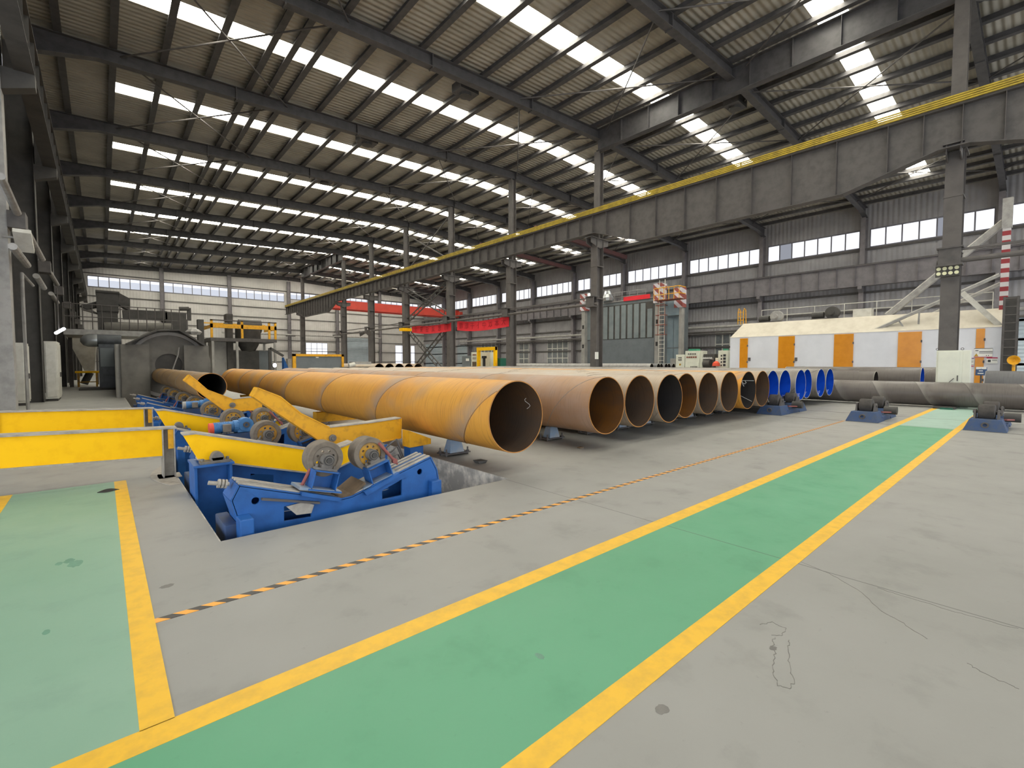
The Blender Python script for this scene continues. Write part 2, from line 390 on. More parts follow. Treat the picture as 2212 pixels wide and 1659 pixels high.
# ------------------------------------------------------------------ roof: sheet, skylights, purlins, rafters, braces
SK0, SK1 = 3.5, 4.62
m = MB(); tR = 0.05
def roof_piece(mb, x0, x1, y0, y1, dz=0.0, t=tR):
    xs_ = [x0] + ([24.0] if x0 < 24 < x1 else []) + [x1]
    for u, v in zip(xs_[:-1], xs_[1:]):
        vs = [(u, y0, ZR(u) + dz), (v, y0, ZR(v) + dz), (v, y1, ZR(v) + dz), (u, y1, ZR(u) + dz)]
        vs += [(x, y, z + t) for x, y, z in vs]
        mb.add(vs, [(3, 2, 1, 0), (4, 5, 6, 7), (0, 1, 5, 4), (1, 2, 6, 5), (2, 3, 7, 6), (3, 0, 4, 7)])
XS0, XS1 = 0.82, 46.0
wn = 1
for n in range(-2, 10):
    y = YN(n)
    if n < -1:
        roof_piece(m, -2.9, 50.4, y, y + BAY); continue
    roof_piece(m, -2.9, 50.4, y, y + SK0); roof_piece(m, -2.9, 50.4, y + SK1, y + BAY)
    roof_piece(m, -2.9, XS0, y + SK0, y + SK1); roof_piece(m, XS1, 50.4, y + SK0, y + SK1)
    s = MB(); roof_piece(s, XS0, XS1, y + SK0, y + SK1, 0.03, 0.01)
    st('window_%d' % wn, s, 'sky'); wn += 1
build('ceiling', m, 'roof', kind='structure', origin=(0, 0, 0))
pur = [-0.95 + 1.72 * i for i in range(30)] + [6.75]
for x in sorted(pur):
    z = ZR(x)
    p = MB().box(x - 0.05, x + 0.05, YB, YF, z - 0.26, z - 0.002).box(x - 0.13, x + 0.13, YB, YF, z - 0.262, z - 0.24)
    st('roof_purlin', p, 'steel_dark')
rn = 0
for n in range(-2, 11):
    y = YN(n)
    m = MB()
    pts = [(XL, 0.4), (0.2, 0.0), (24.0, 0.0), (48.2, 0.0), (XR - 0.1, 0.3)]
    for (x0, e0), (x1, e1) in zip(pts[:-1], pts[1:]):
        zt0, zt1 = ZR(x0) - 0.262, ZR(x1) - 0.262; zb0, zb1 = zt0 - 0.58 - e0, zt1 - 0.58 - e1
        m.bar((x0, y, zt0 - 0.012), (x1, y, zt1 - 0.012), 0.32, 0.024); m.bar((x0, y, zb0 + 0.012), (x1, y, zb1 + 0.012), 0.36, 0.024)
        m.plate([(x0, zb0), (x1, zb1), (x1, zt1), (x0, zt0)], 'Y', y - 0.008, y + 0.008)
    for x in (5.4, 11.6, 17.8, 24.0, 30.2, 36.4, 42.6):
        zt = ZR(x) - 0.262; m.box(x - 0.03, x + 0.03, y - 0.17, y + 0.17, zt - 0.64, zt)
    if n >= 2: d = 'steel roof rafter over the %s row of columns beyond the jack beam' % ORD[n - 2]
    else: d = ['steel roof rafter far behind the viewpoint', 'steel roof rafter behind the viewpoint', 'steel roof rafter over the column with floodlight', 'steel roof rafter crossing the near jack beam'][n + 2]
    build('roof_rafter', m, 'steel_dark', label=d, cat='roof beam', group='roof rafters')
for n in range(-1, 10):
    y0, y1 = YN(n), YN(n + 1); m = MB()
    for xa, xb in ((1.0, 7.8), (17.0, 24.2), (26.0, 33.0), (40.0, 47.0)):
        for p, q in (((xa, y0), (xb, y1)), ((xb, y0), (xa, y1))):
            m.cyl((p[0], p[1], ZR(p[0]) - 0.45), (q[0], q[1], ZR(q[0]) - 0.45), 0.035, 6)
    st('roof_brace', m, 'steel')
# fly braces at the feet of the rafters, gutters fans: dark ridge vents
for px, py, n in ((1005, 128, 2.12), (792, 265, 3.12), (1590, 118, 1.12), (700, 352, 4.1)):
    y = YN(n); p = OY(px, py, y); z = ZR(p.x) - 0.3
    t = thing('roof_fan', (p.x, y, z - 0.5), 'dark box fan hung under the roof sheet by the %s' % {2: 'rafter of the nearest wide gap', 3: 'second long skylight', 1: 'jack beam and white lamp', 4: 'third long skylight'}[int(n)], 'fan', 'roof fans')
    build('housing', MB().box(p.x - 0.55, p.x + 0.55, y - 0.4, y + 0.4, z - 0.42, z), 'steel_dark', t)
    build('outlet', MB().cyl((p.x, y, z - 0.55), (p.x, y, z - 0.42), 0.3, 20), 'machine_dark', t)
for px, py, Y, lb in ((765, 313, YN(3.9), 'white round high bay lamp under the second long skylight'),):
    p = OY(px, py, Y)
    t = thing('high_bay_lamp', (p.x, Y, p.z), lb, 'lamp')
    build('reflector', MB().lathe((p.x, Y, p.z), (0, 0, 1), [(0.3, 0.0), (0.25, 0.16), (0.1, 0.3), (0.06, 0.42)], 20), 'lamp_glass', t, smooth=True)
    build('stem', MB().cyl((p.x, Y, p.z + 0.42), (p.x, Y, ZR(p.x)), 0.02, 6), 'steel_light', t)
# jack beams where a column is left out
for n0, lb in ((-2, 'jack beam overhead behind the viewpoint'), (0, 'deep jack beam carrying the rafter between the two nearest columns'), (7, 'deep jack beam near the far wall between two columns')):
    a, b = YN(n0), YN(n0 + 2); zt = ZR(XC) - 0.262; m = MB()
    m.box(XC - 0.2, XC + 0.2, a, b, zt - 1.3, zt - 1.27).box(XC - 0.2, XC + 0.2, a, b, zt - 0.03, zt).box(XC - 0.01, XC + 0.01, a, b, zt - 1.27, zt - 0.03)
    for k in range(1, 9): yy = a + (b - a) * k / 9; m.box(XC - 0.19, XC + 0.19, yy - 0.01, yy + 0.01, zt - 1.27, zt - 0.03)
    build('jack_beam', m, 'steel_dark', label=lb, cat='roof beam')
# ------------------------------------------------------------------ columns down the middle
def hcol(m, x, y, w, d, z0, z1, t=0.025):
    m.box(x - d / 2, x - d / 2 + t, y - w / 2, y + w / 2, z0, z1).box(x + d / 2 - t, x + d / 2, y - w / 2, y + w / 2, z0, z1)
    return m.box(x - d / 2 + t, x + d / 2 - t, y - 0.01, y + 0.01, z0, z1)
COLS = [0, 2, 3, 4, 5, 6, 7, 9]
colname = {0: 'grey steel column with floodlights behind the white cabinet', 2: 'grey steel column before the slate furnace with small white notice',
           3: 'grey steel column at the near end of the red banner', 4: 'grey steel column between the two red banner halves',
           5: 'grey steel column at the far end of the red banner', 6: 'grey steel column beside the four pane bright window',
           7: 'grey steel column beside the grey roller shutter on the far wall', 9: 'grey steel column farthest away under the end of the crane girder'}
for n in COLS:
    y = YN(n); t = thing('steel_column', (XC, y, 0), colname[n], 'column', 'columns of the middle row')
    m = hcol(MB(), XC, y, 0.5, 0.62, 0, 9.3); m.box(XC - 0.33, XC + 0.33, y - 0.3, y + 0.3, 0, 0.04)
    for z in (5.6, 7.6): m.box(XC - 0.33, XC + 0.33, y - 0.27, y + 0.27, z, z + 0.05)
    build('lower_shaft', m, 'steel_col', t)
    zt = ZR(XC) - 0.262 - (1.3 if n in (0, 2, 7, 9) else 0.58)
    build('upper_shaft', hcol(MB(), XC + 0.1, y, 0.4, 0.42, 9.3, zt), 'steel_col', t)
    m = MB()
    for s in (-1, 1):
        m.plate([(XC, 8.75), (XC + s * 0.85, 9.0), (XC + s * 0.85, 9.32), (XC, 9.32)], 'Y', y - 0.2, y - 0.17).plate([(XC, 8.75), (XC + s * 0.85, 9.0), (XC + s * 0.85, 9.32), (XC, 9.32)], 'Y', y + 0.17, y + 0.2)
    m.box(XC - 0.9, XC + 0.9, y - 0.28, y + 0.28, 9.32, 9.36)
    build('corbel', m, 'steel', t)
    if n == 2:
        p = OX(1289, 768, XC - 0.33); build('notice', MB().box(p.x - 0.02, p.x, p.y - 0.13, p.y + 0.13, p.z - 0.22, p.z + 0.22), 'sign_white', t)
    if n == 6:
        for s in (-1, 1):
            build('loudspeaker', MB().cyl((XC - 0.4, y + s * 1.0, 5.1), (XC - 0.9, y + s * 1.25, 5.0), 0.1, 12, 0.35), 'steel', t)
# ------------------------------------------------------------------ crane girder of the near bay
GX = 22.85
def girder(x, y0, y1, zt, spans, mat, w=0.42, step=1.03, side=-1):
    """spans: list of (y, bottom z) from y0 to y1; stiffened plate girder"""
    m = MB()
    m.box(x - w / 2, x + w / 2, y0, y1, zt - 0.03, zt)
    m.plate([(p[0], p[1]) for p in spans] + [(y1, zt - 0.03), (y0, zt - 0.03)], 'X', x - 0.008, x + 0.008)
    for (ya, za), (yb, zb) in zip(spans[:-1], spans[1:]): m.bar((x, ya, za), (x, yb, zb), w, 0.03)
    yy = y0 + 0.3
    while yy < y1:
        for (ya, za), (yb, zb) in zip(spans[:-1], spans[1:]):
            if ya <= yy <= yb:
                zb_ = za + (zb - za) * (yy - ya) / (yb - ya) if yb > ya else za
                m.box(x - w / 2 + 0.02, x + w / 2 - 0.02, yy - 0.008, yy + 0.008, zb_, zt - 0.03)
        yy += 1.65 if step < 1.04 and (4 < yy < 16 or yy < 0) else step
    return m
zsh, zdp = 9.5, 8.42
spans = [(YB, zsh), (YN(-2) + 3.4, zdp), (YN(0) - 3.4, zdp), (YN(0) - 0.4, 9.2), (YN(0) + 0.4, 9.2), (5.6, zdp), (15.0, zdp), (YN(2) - 0.5, zsh), (YN(7) + 0.4, zsh), (YN(7) + 3.4, zdp), (YN(9) - 3.4, zdp), (YN(9) - 0.4, zsh), (82.0, zsh)]
t = thing('crane_girder', (GX, YN(4), 9.4), 'long dark stiffened crane girder with yellow conductor rail along its top', 'crane girder')
build('web_plate', girder(GX, YB, 82.0, 10.6, spans, 'steel'), 'steel', t)
m = MB()
for i in range(4): m.box(GX - 0.3, GX - 0.25, YB, 81.5, 10.64 + i * 0.075, 10.69 + i * 0.075)
build('conductor_rail', m, 'rail_yellow', t)
m = MB(); y = 0.6
while y < 80: m.box(GX - 0.24, GX - 0.21, y - 0.03, y + 0.03, 10.6, 10.93); y += 1.0
build('rail_bracket', m, 'steel', t)['kind'] = 'stuff'
build('crane_rail', MB().box(GX - 0.05, GX + 0.05, YB, 82, 10.6, 10.74), 'steel', t)
# pipe tray along the column row
t = thing('pipe_tray', (XC - 0.5, 30, 5.2), 'brown pipe tray bracketed along the middle row of columns', 'pipe tray')
for ya, yb in ((YB, YN(0) + 0.35), (YN(2) - 0.5, 62)):
    build('upper_rail', MB().box(XC - 0.45, XC - 0.37, ya, yb, 5.62, 5.7), 'steel_col', t)
    build('lower_rail', MB().cyl((XC - 0.55, ya, 5.25), (XC - 0.55, yb, 5.25), 0.09, 10), 'steel_col', t)
for n in COLS[:-1]:
    y = YN(n); build('bracket', MB().box(XC - 0.75, XC - 0.31, y - 0.35, y + 0.35, 5.08, 5.16).box(XC - 0.75, XC - 0.31, y - 0.35, y + 0.35, 5.7, 5.75).box(XC - 0.7, XC - 0.64, y - 0.3, y + 0.3, 5.16, 5.7), 'steel', t)
# X bracing between two columns, lower and upper storey
def lattice(m, p, q, gap=0.42, up=(1, 0, 0)):
    p = Vector(p); q = Vector(q); d = (q - p).normalized(); s = Vector((1, 0, 0)).cross(d).normalized() * gap / 2
    m.bar(p + s, q + s, 0.09, 0.09, (1, 0, 0)); m.bar(p - s, q - s, 0.09, 0.09, (1, 0, 0))
    L = (q - p).length; k = int(L / 0.75)
    for i in range(1, k): c = p + d * (L * i / k); m.bar(c - s, c + s, 0.05, 0.05, (1, 0, 0))
t = thing('cross_brace', (XC, (YN(4) + YN(5)) / 2, 0), 'dark lattice cross brace standing between the columns under the red banner', 'brace')
a, b = YN(4) + 0.3, YN(5) - 0.3
for nm, z0, z1 in (('lower_diagonal', 0.2, 5.0), ('upper_diagonal', 5.9, 8.9)):
    for p, q in (((XC, a, z0), (XC, b, z1)), ((XC, a, z1), (XC, b, z0))):
        m = MB(); lattice(m, p, q); build(nm, m, 'machine_dark', t)
m = MB(); m.bar((XC, a, 10.9), (XC, b, 14.6), 0.09, 0.09).bar((XC, a, 14.6), (XC, b, 10.9), 0.09, 0.09)
build('top_diagonal', m, 'steel', t)
# red banner in two halves, seen from behind (its characters show through mirrored)
def text_mesh(body, size, mirror=False):
    cu = bpy.data.curves.new('t', 'FONT'); cu.body = body; cu.size = size; cu.align_x = 'CENTER'; cu.align_y = 'CENTER'; cu.extrude = 0.003
    o = bpy.data.objects.new('t', cu); COL.objects.link(o); bpy.context.view_layer.update()
    me = bpy.data.meshes.new_from_object(o.evaluated_get(bpy.context.evaluated_depsgraph_get()))
    bpy.data.objects.remove(o); bpy.data.curves.remove(cu)
    vs = [Vector(v.co) for v in me.vertices]; fs = [tuple(p.vertices) for p in me.polygons]; bpy.data.meshes.remove(me)
    if mirror: vs = [Vector((-v.x, v.y, v.z)) for v in vs]
    return vs, fs
def text_on_x(m, body, size, x, y, z, mirror=False, slope=0.0):
    """text facing -X (towards the camera), reading from +Y to -Y"""
    vs, fs = text_mesh(body, size, mirror)
    m.add([(x - v.z, y - v.x, z + v.y + slope * v.x) for v in vs], fs)
for ya, za, yb, zb, h, word, lb in ((41.5, 5.36, 34.6, 5.16, 0.74, '全安任流思门', 'red cloth banner hung behind the cross brace, farther half'),
                                    (33.65, 5.23, 26.8, 5.16, 0.8, '理职干卜中以本大', 'red cloth banner hung between plain columns, nearer half')):
    n = 16; m = MB(); X = XC - 0.36; vs = []
    for i in range(n + 1):
        s = i / n; y = ya + (yb - ya) * s; z = za + (zb - za) * s - 0.22 * math.sin(PI * s) * (1 - 0.4 * s)
        xx = X + 0.02 * math.sin(9 * s)
        vs += [(xx, y, z), (xx, y, z - h), (xx + 0.006, y, z), (xx + 0.006, y, z - h)]
    fs = []
    for i in range(n):
        o = 4 * i; fs += [(o, o + 1, o + 5, o + 4), (o + 2, o + 6, o + 7, o + 3), (o, o + 4, o + 6, o + 2), (o + 1, o + 3, o + 7, o + 5)]
    fs += [(0, 2, 3, 1), (4 * n, 4 * n + 1, 4 * n + 3, 4 * n + 2)]
    m.add(vs, fs)
    t = build('hanging_banner', m, 'banner', label=lb, cat='banner', group='red banner')
    k = len(word); m = MB()
    for i, ch in enumerate(word):
        s = (i + 0.5) / k * 0.94 + 0.03; y = ya + (yb - ya) * s; z = za + (zb - za) * s - 0.22 * math.sin(PI * s) * (1 - 0.4 * s) - h / 2
        m = MB(); text_on_x(m, ch, 0.56, X - 0.028, y, z, True); build('character', m, 'banner_ink', t)
# ------------------------------------------------------------------ walls
def wall_with_openings(name, axis, c, thick, u0, u1, z0, z1, opens, mat):
    """wall plane at c, spanning u0..u1; opens: (ua, ub, za, zb)"""
    us = sorted({u0, u1, *[o[0] for o in opens], *[o[1] for o in opens]}); zs = sorted({z0, z1, *[o[2] for o in opens], *[o[3] for o in opens]})
    m = MB()
    for ua, ub in zip(us[:-1], us[1:]):
        zi = 0; run = None
        for za, zb in zip(zs[:-1], zs[1:]):
            uc, zc = (ua + ub) / 2, (za + zb) / 2
            hole = any(o[0] < uc < o[1] and o[2] < zc < o[3] for o in opens)
            if hole: continue
            if axis == 'X': m.box(c, c + thick, ua, ub, za, zb)
            else: m.box(ua, ub, c, c + thick, za, zb)
    return build(name, m, mat, kind='structure', origin=(0, 0, 0))
def window(axis, c, ua, ub, za, zb, cols, rows=1, glass='glass', bar='mullion', dull=(), bw=0.05, low=None):
    global wn
    def bx(m, u0, u1, z0, z1, d0, d1): return m.box(c + d0, c + d1, u0, u1, z0, z1) if axis == 'X' else m.box(u0, u1, c + d0, c + d1, z0, z1)
    f = MB()
    bx(f, ua, ub, za, za + bw, -0.03, 0.08); bx(f, ua, ub, zb - bw, zb, -0.03, 0.08)
    for i in range(cols + 1):
        u = ua + (ub - ua) * i / cols; w = bw if i in (0, cols) else bw * 0.8
        bx(f, max(ua, u - w / 2), min(ub, u + w / 2), za + bw, zb - bw, -0.03, 0.08)
    for j in range(1, rows): z = za + (zb - za) * j / rows; bx(f, ua, ub, z - bw * 0.4, z + bw * 0.4, -0.02, 0.07)
    fo = st('window_%d' % wn, f, bar); wn += 1
    g = MB(); gd = MB()
    for i in range(cols):
        u0 = ua + (ub - ua) * i / cols; u1 = ua + (ub - ua) * (i + 1) / cols
        bx(gd if i in dull else g, u0, u1, za + 0.01, zb - 0.01, 0.02, 0.035)
    if low:
        zc = za + (zb - za) * 0.68; g = MB(); h = MB(); bx(g, ua, ub, zc, zb - 0.01, 0.02, 0.035); bx(h, ua, ub, za + 0.01, zc, 0.02, 0.035)
        build('pane', h, low, fo)
    if g.v: build('pane', g, glass, fo)
    if gd.v: build('pane', gd, 'glass_grey', fo, label='dull grey pane')
# far wall
fw_open = []
for ua, ub in ((-1.15, 6.6), (7.0, 15.1), (15.4, 23.3)): fw_open.append((ua, ub, 11.75, 13.3))
for ua, ub in ((24.2, 31.6), (32.4, 40.0), (40.4, 48.6)): fw_open.append((ua, ub, 12.3, 13.55))
low = [(26.6, 30.3, 3.0, 5.15, 4, 2), (43.5, 46.3, 0.4, 5.1, 2, 3), (46.9, 47.8, 0.4, 5.1, 1, 1), (12.2, 14.8, 2.0, 4.6, 3, 2)]
wall_with_openings('wall_far', 'Y', YF, 0.2, -3.0, 50.4, 0, 17, fw_open + [o[:4] for o in low], 'wall_far')
for i, o in enumerate(fw_open): window('Y', YF, *o, 7, bw=0.12, low='glass_low')
for o in low: window('Y', YF, *o, bw=0.07)
# right wall: band of windows between the frames
rw_open = []
for n in range(-1, 10): rw_open.append((YN(n) + 0.35, YN(n + 1) - 0.35, 11.5, 13.15))
lowr = [(36.8, 41.2, 0.6, 4.6), (48.0, 51.0, 0.6, 4.9), (16.6, 20.8, 0.5, 5.0), (29.2, 31.3, 0.5, 4.6)]
lowr = []
for pa, pb, pt, c_, r_ in ((1182, 1227, 733, 4, 3), (1121, 1142, 738, 2, 3), (1544, 1592, 717, 3, 3), (1040, 1070, 741, 4, 2)):
    a, b = OX(pb, 790, XR), OX(pa, 790, XR); zt = OX(pa, pt, XR).z; lowr.append((a.y, b.y, 0.9, zt, c_, r_))
wall_with_openings('wall_right', 'X', XR, 0.2, YB - 8, YF + 0.2, 0, 17, rw_open + [o[:4] for o in lowr], 'wall_right')
dulls = {0: (), 1: (3,), 2: (), 3: (), 4: (3,), 6: (4,)}
for i, o in enumerate(rw_open):
    n = i - 1
    window('X', XR, *o, 7, dull={0: (2,), 1: (5,)}.get(n, ()), bw=0.12)
for i, o in enumerate(lowr): window('X', XR, *o, glass='glass_dim', bar='frame', bw=0.14)
# unseen back wall, its opening shaped to throw daylight on front faces
wall_with_openings('wall_back', 'Y', YB - 8.2, 0.2, -3.2, 50.4, 0, 17, [(-2.0, 49.0, 0.3, 6.5)], 'wall_far')
wall_with_openings('wall_left', 'X', -3.2, 0.2, YB - 8, YF + 0.2, 0, 17, [(YB - 8, 16.8, 0, 9.0)], 'wall_left')  # unseen near stretch left open so light from the added annex enters
# low side annex, unseen, added to bring in daylight left of the viewpoint
wall_with_openings('wall_added_annex', 'X', -11.2, 0.2, YB - 8, 17.0, 0, 9.2, [(YB - 7, 16.0, 0.3, 7.2)], 'wall_left')
wall_with_openings('wall_added_annex', 'Y', 16.8, 0.2, -11.2, -3.0, 0, 9.2, [], 'wall_left')
st('ceiling_added_annex', MB().box(-11.2, -3.0, YB - 8, 17.0, 9.0, 9.2), 'roof')
st('floor_added_annex', MB().box(-11.2, -3.0, YB - 8, 17.0, -0.25, 0.0), 'floor')
# girts and wall columns (right wall)
m = MB()
for z in (1.5, 3.3, 4.7, 6.1, 7.7, 9.0, 11.4): m.box(XR - 0.14, XR - 0.02, YB, YF, z - 0.09, z + 0.09)
st('trim_1', m, 'steel')
m = MB()
for z in (1.8, 3.6, 5.4, 7.2, 9.0, 10.6, 13.6): m.box(-3, XR, YF - 0.1, YF - 0.02, z - 0.05, z + 0.05)
st('trim_2', m, 'steel')
for n in range(-1, 10):
    y = YN(n); m = hcol(MB(), XR - 0.45, y, 0.36, 0.7, 0, 14.0)
    m.plate([(XR - 1.3, 7.9), (XR - 0.8, 7.6), (XR - 0.8, 8.15), (XR - 1.3, 8.15)], 'Y', y - 0.15, y + 0.15)
    lb = 'grey wall column on the window wall, %s from the camera' % (ORD[n + 1] if n >= -1 else 'nearest')
    build('wall_column', m, 'wall_column', label=lb, cat='column', group='window wall columns')
for i, x in enumerate((6.8, 15.25, 32.0, 40.2, 23.9)):
    m = hcol(MB(), x, YF - 0.35, 0.34, 0.5, 0, 15.2)
    build('wall_column', m, 'wall_column', label='grey column on the far wall %s' % ['beside the first bright window strip', 'beside the second bright window strip', 'beyond the red crane', 'behind the X brace', 'at the end of the crane girder'][i], cat='column', group='far wall columns')
# runway girder on the window wall
gy = [(YB, 8.15), (YF - 1, 8.15)]
t = thing('crane_girder', (XR - 1.1, 30, 8.15), 'grey crane runway girder along the window wall below the glass', 'crane girder')
build('web_plate', girder(XR - 1.1, YB, YF - 1, 9.9, gy, 'wall_column', 0.4, 1.37), 'wall_column', t)
build('crane_rail', MB().box(XR - 1.15, XR - 1.05, YB, YF - 1, 9.9, 10.0), 'steel', t)
# service pipes on the window wall
t = thing('service_pipe', (XR - 1.0, 30, 5.2), 'pale service pipes on brackets along the window wall', 'pipe')
build('pipe_run', MB().cyl((XR - 1.0, -2, 5.4), (XR - 1.0, 70, 5.4), 0.14, 10), 'steel_light', t)
build('pipe_run', MB().cyl((XR - 0.9, -2, 4.9), (XR - 0.9, 70, 4.9), 0.1, 10), 'steel_col', t)
for n in range(0, 9): build('bracket', MB().box(XR - 1.25, XR - 0.8, YN(n) - 0.3, YN(n) + 0.3, 4.65, 4.75), 'steel', t)
t = thing('service_pipe', (10, YF - 1.0, 6.3), 'grey service pipe on brackets across the far wall', 'pipe')
build('pipe_run', MB().cyl((14, YF - 0.9, 6.3), (40, YF - 0.9, 6.3), 0.14, 10), 'steel_light', t)
for x in (15.25, 23.9, 32.0): build('bracket', MB().box(x - 0.7, x + 0.7, YF - 1.2, YF - 0.6, 6.05, 6.15), 'steel', t)
# roller shutters
for nm, ax, c, ua, ub, z1, mt in (('door_1', 'Y', YF - 0.12, 33.4, 39.0, 6.2, 'shutter'), ):
    st(nm, MB().box(ua, ub, c, c + 0.1, 0, z1), mt)
for k, (pa, pb, pt) in enumerate(((920, 960, 742), (988, 1012, 745))):
    a, b = OX(pa, 780, XR - 0.12), OX(pb, 780, XR - 0.12); st('door_%d' % (k + 2), MB().box(XR - 0.14, XR - 0.04, b.y, a.y, 0, OX(pb, pt, XR).z), 'shutter')
a, b = OX(2186, 780, XR - 0.14), OX(2260, 780, XR - 0.14); st('door_4', MB().box(XR - 0.14, XR - 0.04, b.y, a.y, 0, OX(2190, 685, XR).z), 'shutter_bright')
# ------------------------------------------------------------------ left side: columns, corbels, runway, tubes
for n in range(2, 10):
    y = YN(n); t = thing('steel_column', (XL - 0.35, y, 0), ['nearest', 'second', 'third', 'fourth', 'fifth', 'sixth', 'seventh', 'farthest'][n - 2] + ' dark steel column along the dim side aisle wall', 'column', 'side aisle columns')
    m = MB().box(XL - 0.72, XL - 0.7, y - 0.25, y + 0.25, 0, 14.1).box(XL - 0.02, XL, y - 0.25, y + 0.25, 0, 14.1).box(XL - 0.7, XL - 0.02, y - 0.01, y + 0.01, 0, 14.1)
    if n == 2: m.box(XL - 0.7, XL - 0.02, y - 0.25, y - 0.23, 0, 14.1)
    build('shaft', m, 'steel_light' if n == 2 else 'machine_dark', t)  # nearest shaft in paler steel, the light on it put into the colour
    build('corbel', MB().plate([(XL, 8.9), (XL + 0.65, 9.15), (XL + 0.65, 9.5), (XL, 9.5)], 'Y', y - 0.2, y + 0.2), 'machine_dark', t)
    build('pipe_bracket', MB().box(XL, XL + 0.35, y - 0.3, y + 0.3, 5.25, 5.7), 'steel', t)
t = thing('crane_girder', (XL + 0.45, 30, 9.5), 'dark crane runway girder along the dim side aisle', 'crane girder')
build('web_plate', girder(XL + 0.45, YB, YF - 1, 10.65, [(YB, 9.5), (YF - 1, 9.5)], 'machine_dark', 0.4, 1.37), 'machine_dark', t)
for i, (pa, pb, w_) in enumerate((((0, 380), (40, 466), 'highest of the bundle'), ((58, 500), (92, 560), 'beside the white flood lamp'), ((27, 532), (59, 573), 'below the white flood lamp'),
                                 ((78, 596), (95, 622), 'over the white cabinets'), ((106, 586), (124, 615), 'farther along the aisle'), ((110, 634), (124, 654), 'farthest and lowest'))):
    a, b = OX(*pa, XL + 0.2), OX(*pb, XL + 0.2)
    build('brace_tube', MB().cyl(a, b, 0.09, 10), 'steel_light', label='pale slanting brace tube on the dim aisle columns, ' + w_, cat='brace', group='side aisle brace tubes')
a, b = OX(47, 590, XL + 0.08), OX(54, 757, XL + 0.08)
build('conduit', MB().sweep([(XL + 0.08, a.y, 0.0), (XL + 0.08, a.y, a.z), (XL + 0.08, a.y + 3.0, a.z)], 0.045, 8), 'steel_light', label='thin pale bent conduit pipe above the nearer white cabinet', cat='pipe')
# flood lamp on the side column
p = OX(50, 515, XL + 0.3)
t = thing('flood_lamp', p, 'white box flood lamp tilted on the dim side columns', 'lamp')
m = MB(); m.bar(p + Vector((0, -0.25, 0.15)), p + Vector((0, 0.45, -0.25)), 0.35, 0.12, (0, 0.5, 1)); build('lamp_body', m, 'white', t)
build('bracket', MB().cyl(p + Vector((-0.4, 0.05, 0)), p, 0.03, 8), 'steel_light', t)
# white cabinets in the side aisle
for x0, x1, y, d, h, lb in ((-2.78, -2.15, 25.1, 1.2, 2.35, 'tall white electrical cabinet on a pallet, nearer of the aisle pair'), (-1.79, -1.4, 27.3, 1.9, 2.5, 'wide white electrical cabinet, farther of the aisle pair')):
    t = thing('electrical_cabinet', ((x0 + x1) / 2, y, 0), lb, 'cabinet', 'side aisle cabinets')
    build('body', MB().box(x0, x1, y, y + d, 0.1, h), 'white', t, bevel=0.01)
    build('plinth', MB().box(x0 + 0.05, x1 - 0.03, y + 0.05, y + d - 0.05, 0, 0.1), 'machine_dark', t)
    build('door', MB().box(x0 + 0.04, x1 - 0.04, y - 0.03, y, 0.18, h - 0.1), 'white', t, bevel=0.008)
    build('side_panel', MB().box(x1, x1 + 0.02, y + 0.06, y + d - 0.06, 0.18, h - 0.1), 'white', t, bevel=0.008)
    build('door_handle', MB().box(x1 + 0.02, x1 + 0.06, y + d * 0.45, y + d * 0.5, 1.0, 1.2), 'steel', t)
# tube lamp hanging at the platform edge
p = OX(127, 714, XL + 0.6)
t = thing('tube_lamp', p, 'bright tube lamp beside the dark platform in the side aisle', 'lamp')
m = MB(); m.cyl(p + Vector((-0.05, -0.5, -0.12)), p + Vector((0.12, 0.5, 0.1)), 0.055, 10); build('tube', m, 'lamp_white', t)
build('hanger', MB().cyl(p, p + Vector((0, 0, 1.6)), 0.02, 6), 'steel', t)
# ------------------------------------------------------------------ yellow I-beams at the left of the pit
def yellow_ibeam(Y, x0, x1, lb):
    zt0, zt1 = 0.775, 0.70; h = 0.40
    s = (zt1 - zt0) / (0.75 + 1.5)
    zt = lambda x: zt1 + (0.75 - x) * (-s)
    t = thing('rail_beam', (x1, Y, 0), lb, 'beam', 'yellow rail beams')
    m = MB(); m.plate([(x0, zt(x0) - h), (x1, zt(x1) - h), (x1, zt(x1) - 0.02), (x0, zt(x0) - 0.02)], 'Y', Y - 0.09, Y - 0.06)
    build('web', m, 'yellow', t)
    m = MB(); m.bar((x0, Y, zt(x0) - 0.01), (x1 + 0.16, Y, zt(x1 + 0.16) - 0.01), 0.26, 0.02).bar((x0, Y, zt(x0) - h), (x1, Y, zt(x1) - h), 0.24, 0.02)
    build('flange', m, 'dust', t)
    m = MB()
    for xx in ((x1, x1 + 0.13), (x0 - 0.02, x0 + 0.0)):
        for e in xx: m.box(e - 0.008, e + 0.008, Y - 0.12, Y + 0.12, 0.01, zt(e) - 0.02)
    m.box(x1, x1 + 0.13, Y - 0.01, Y + 0.01, 0.01, zt(x1) - 0.03); m.box(x1 - 0.06, x1 + 0.2, Y - 0.16, Y + 0.16, 0, 0.012)
    build('post', m, 'dust', t)
    build('end_plate', MB().box(x1 + 0.06, x1 + 0.13, Y - 0.1, Y - 0.07, zt(x1) - 0.3, zt(x1) - 0.03), 'yellow_old', t)
yellow_ibeam(8.1, -1.75, 0.74 - 0.14, 'yellow steel rail beam ending by the blue pedestal, nearer one')
yellow_ibeam(11.85, -1.36, 0.60, 'yellow steel rail beam behind the nearer one')
build('floor_plate', MB().plate([(0.73, 7.45), (0.73, 8.9)] + [(0.62 - 0.16 * math.sin(PI * i / 8), 8.9 - 1.45 * i / 8) for i in range(9)], 'Z', 0.001, 0.012), 'dust', label='rusty rounded cover plate on the floor under the beam post', cat='plate')
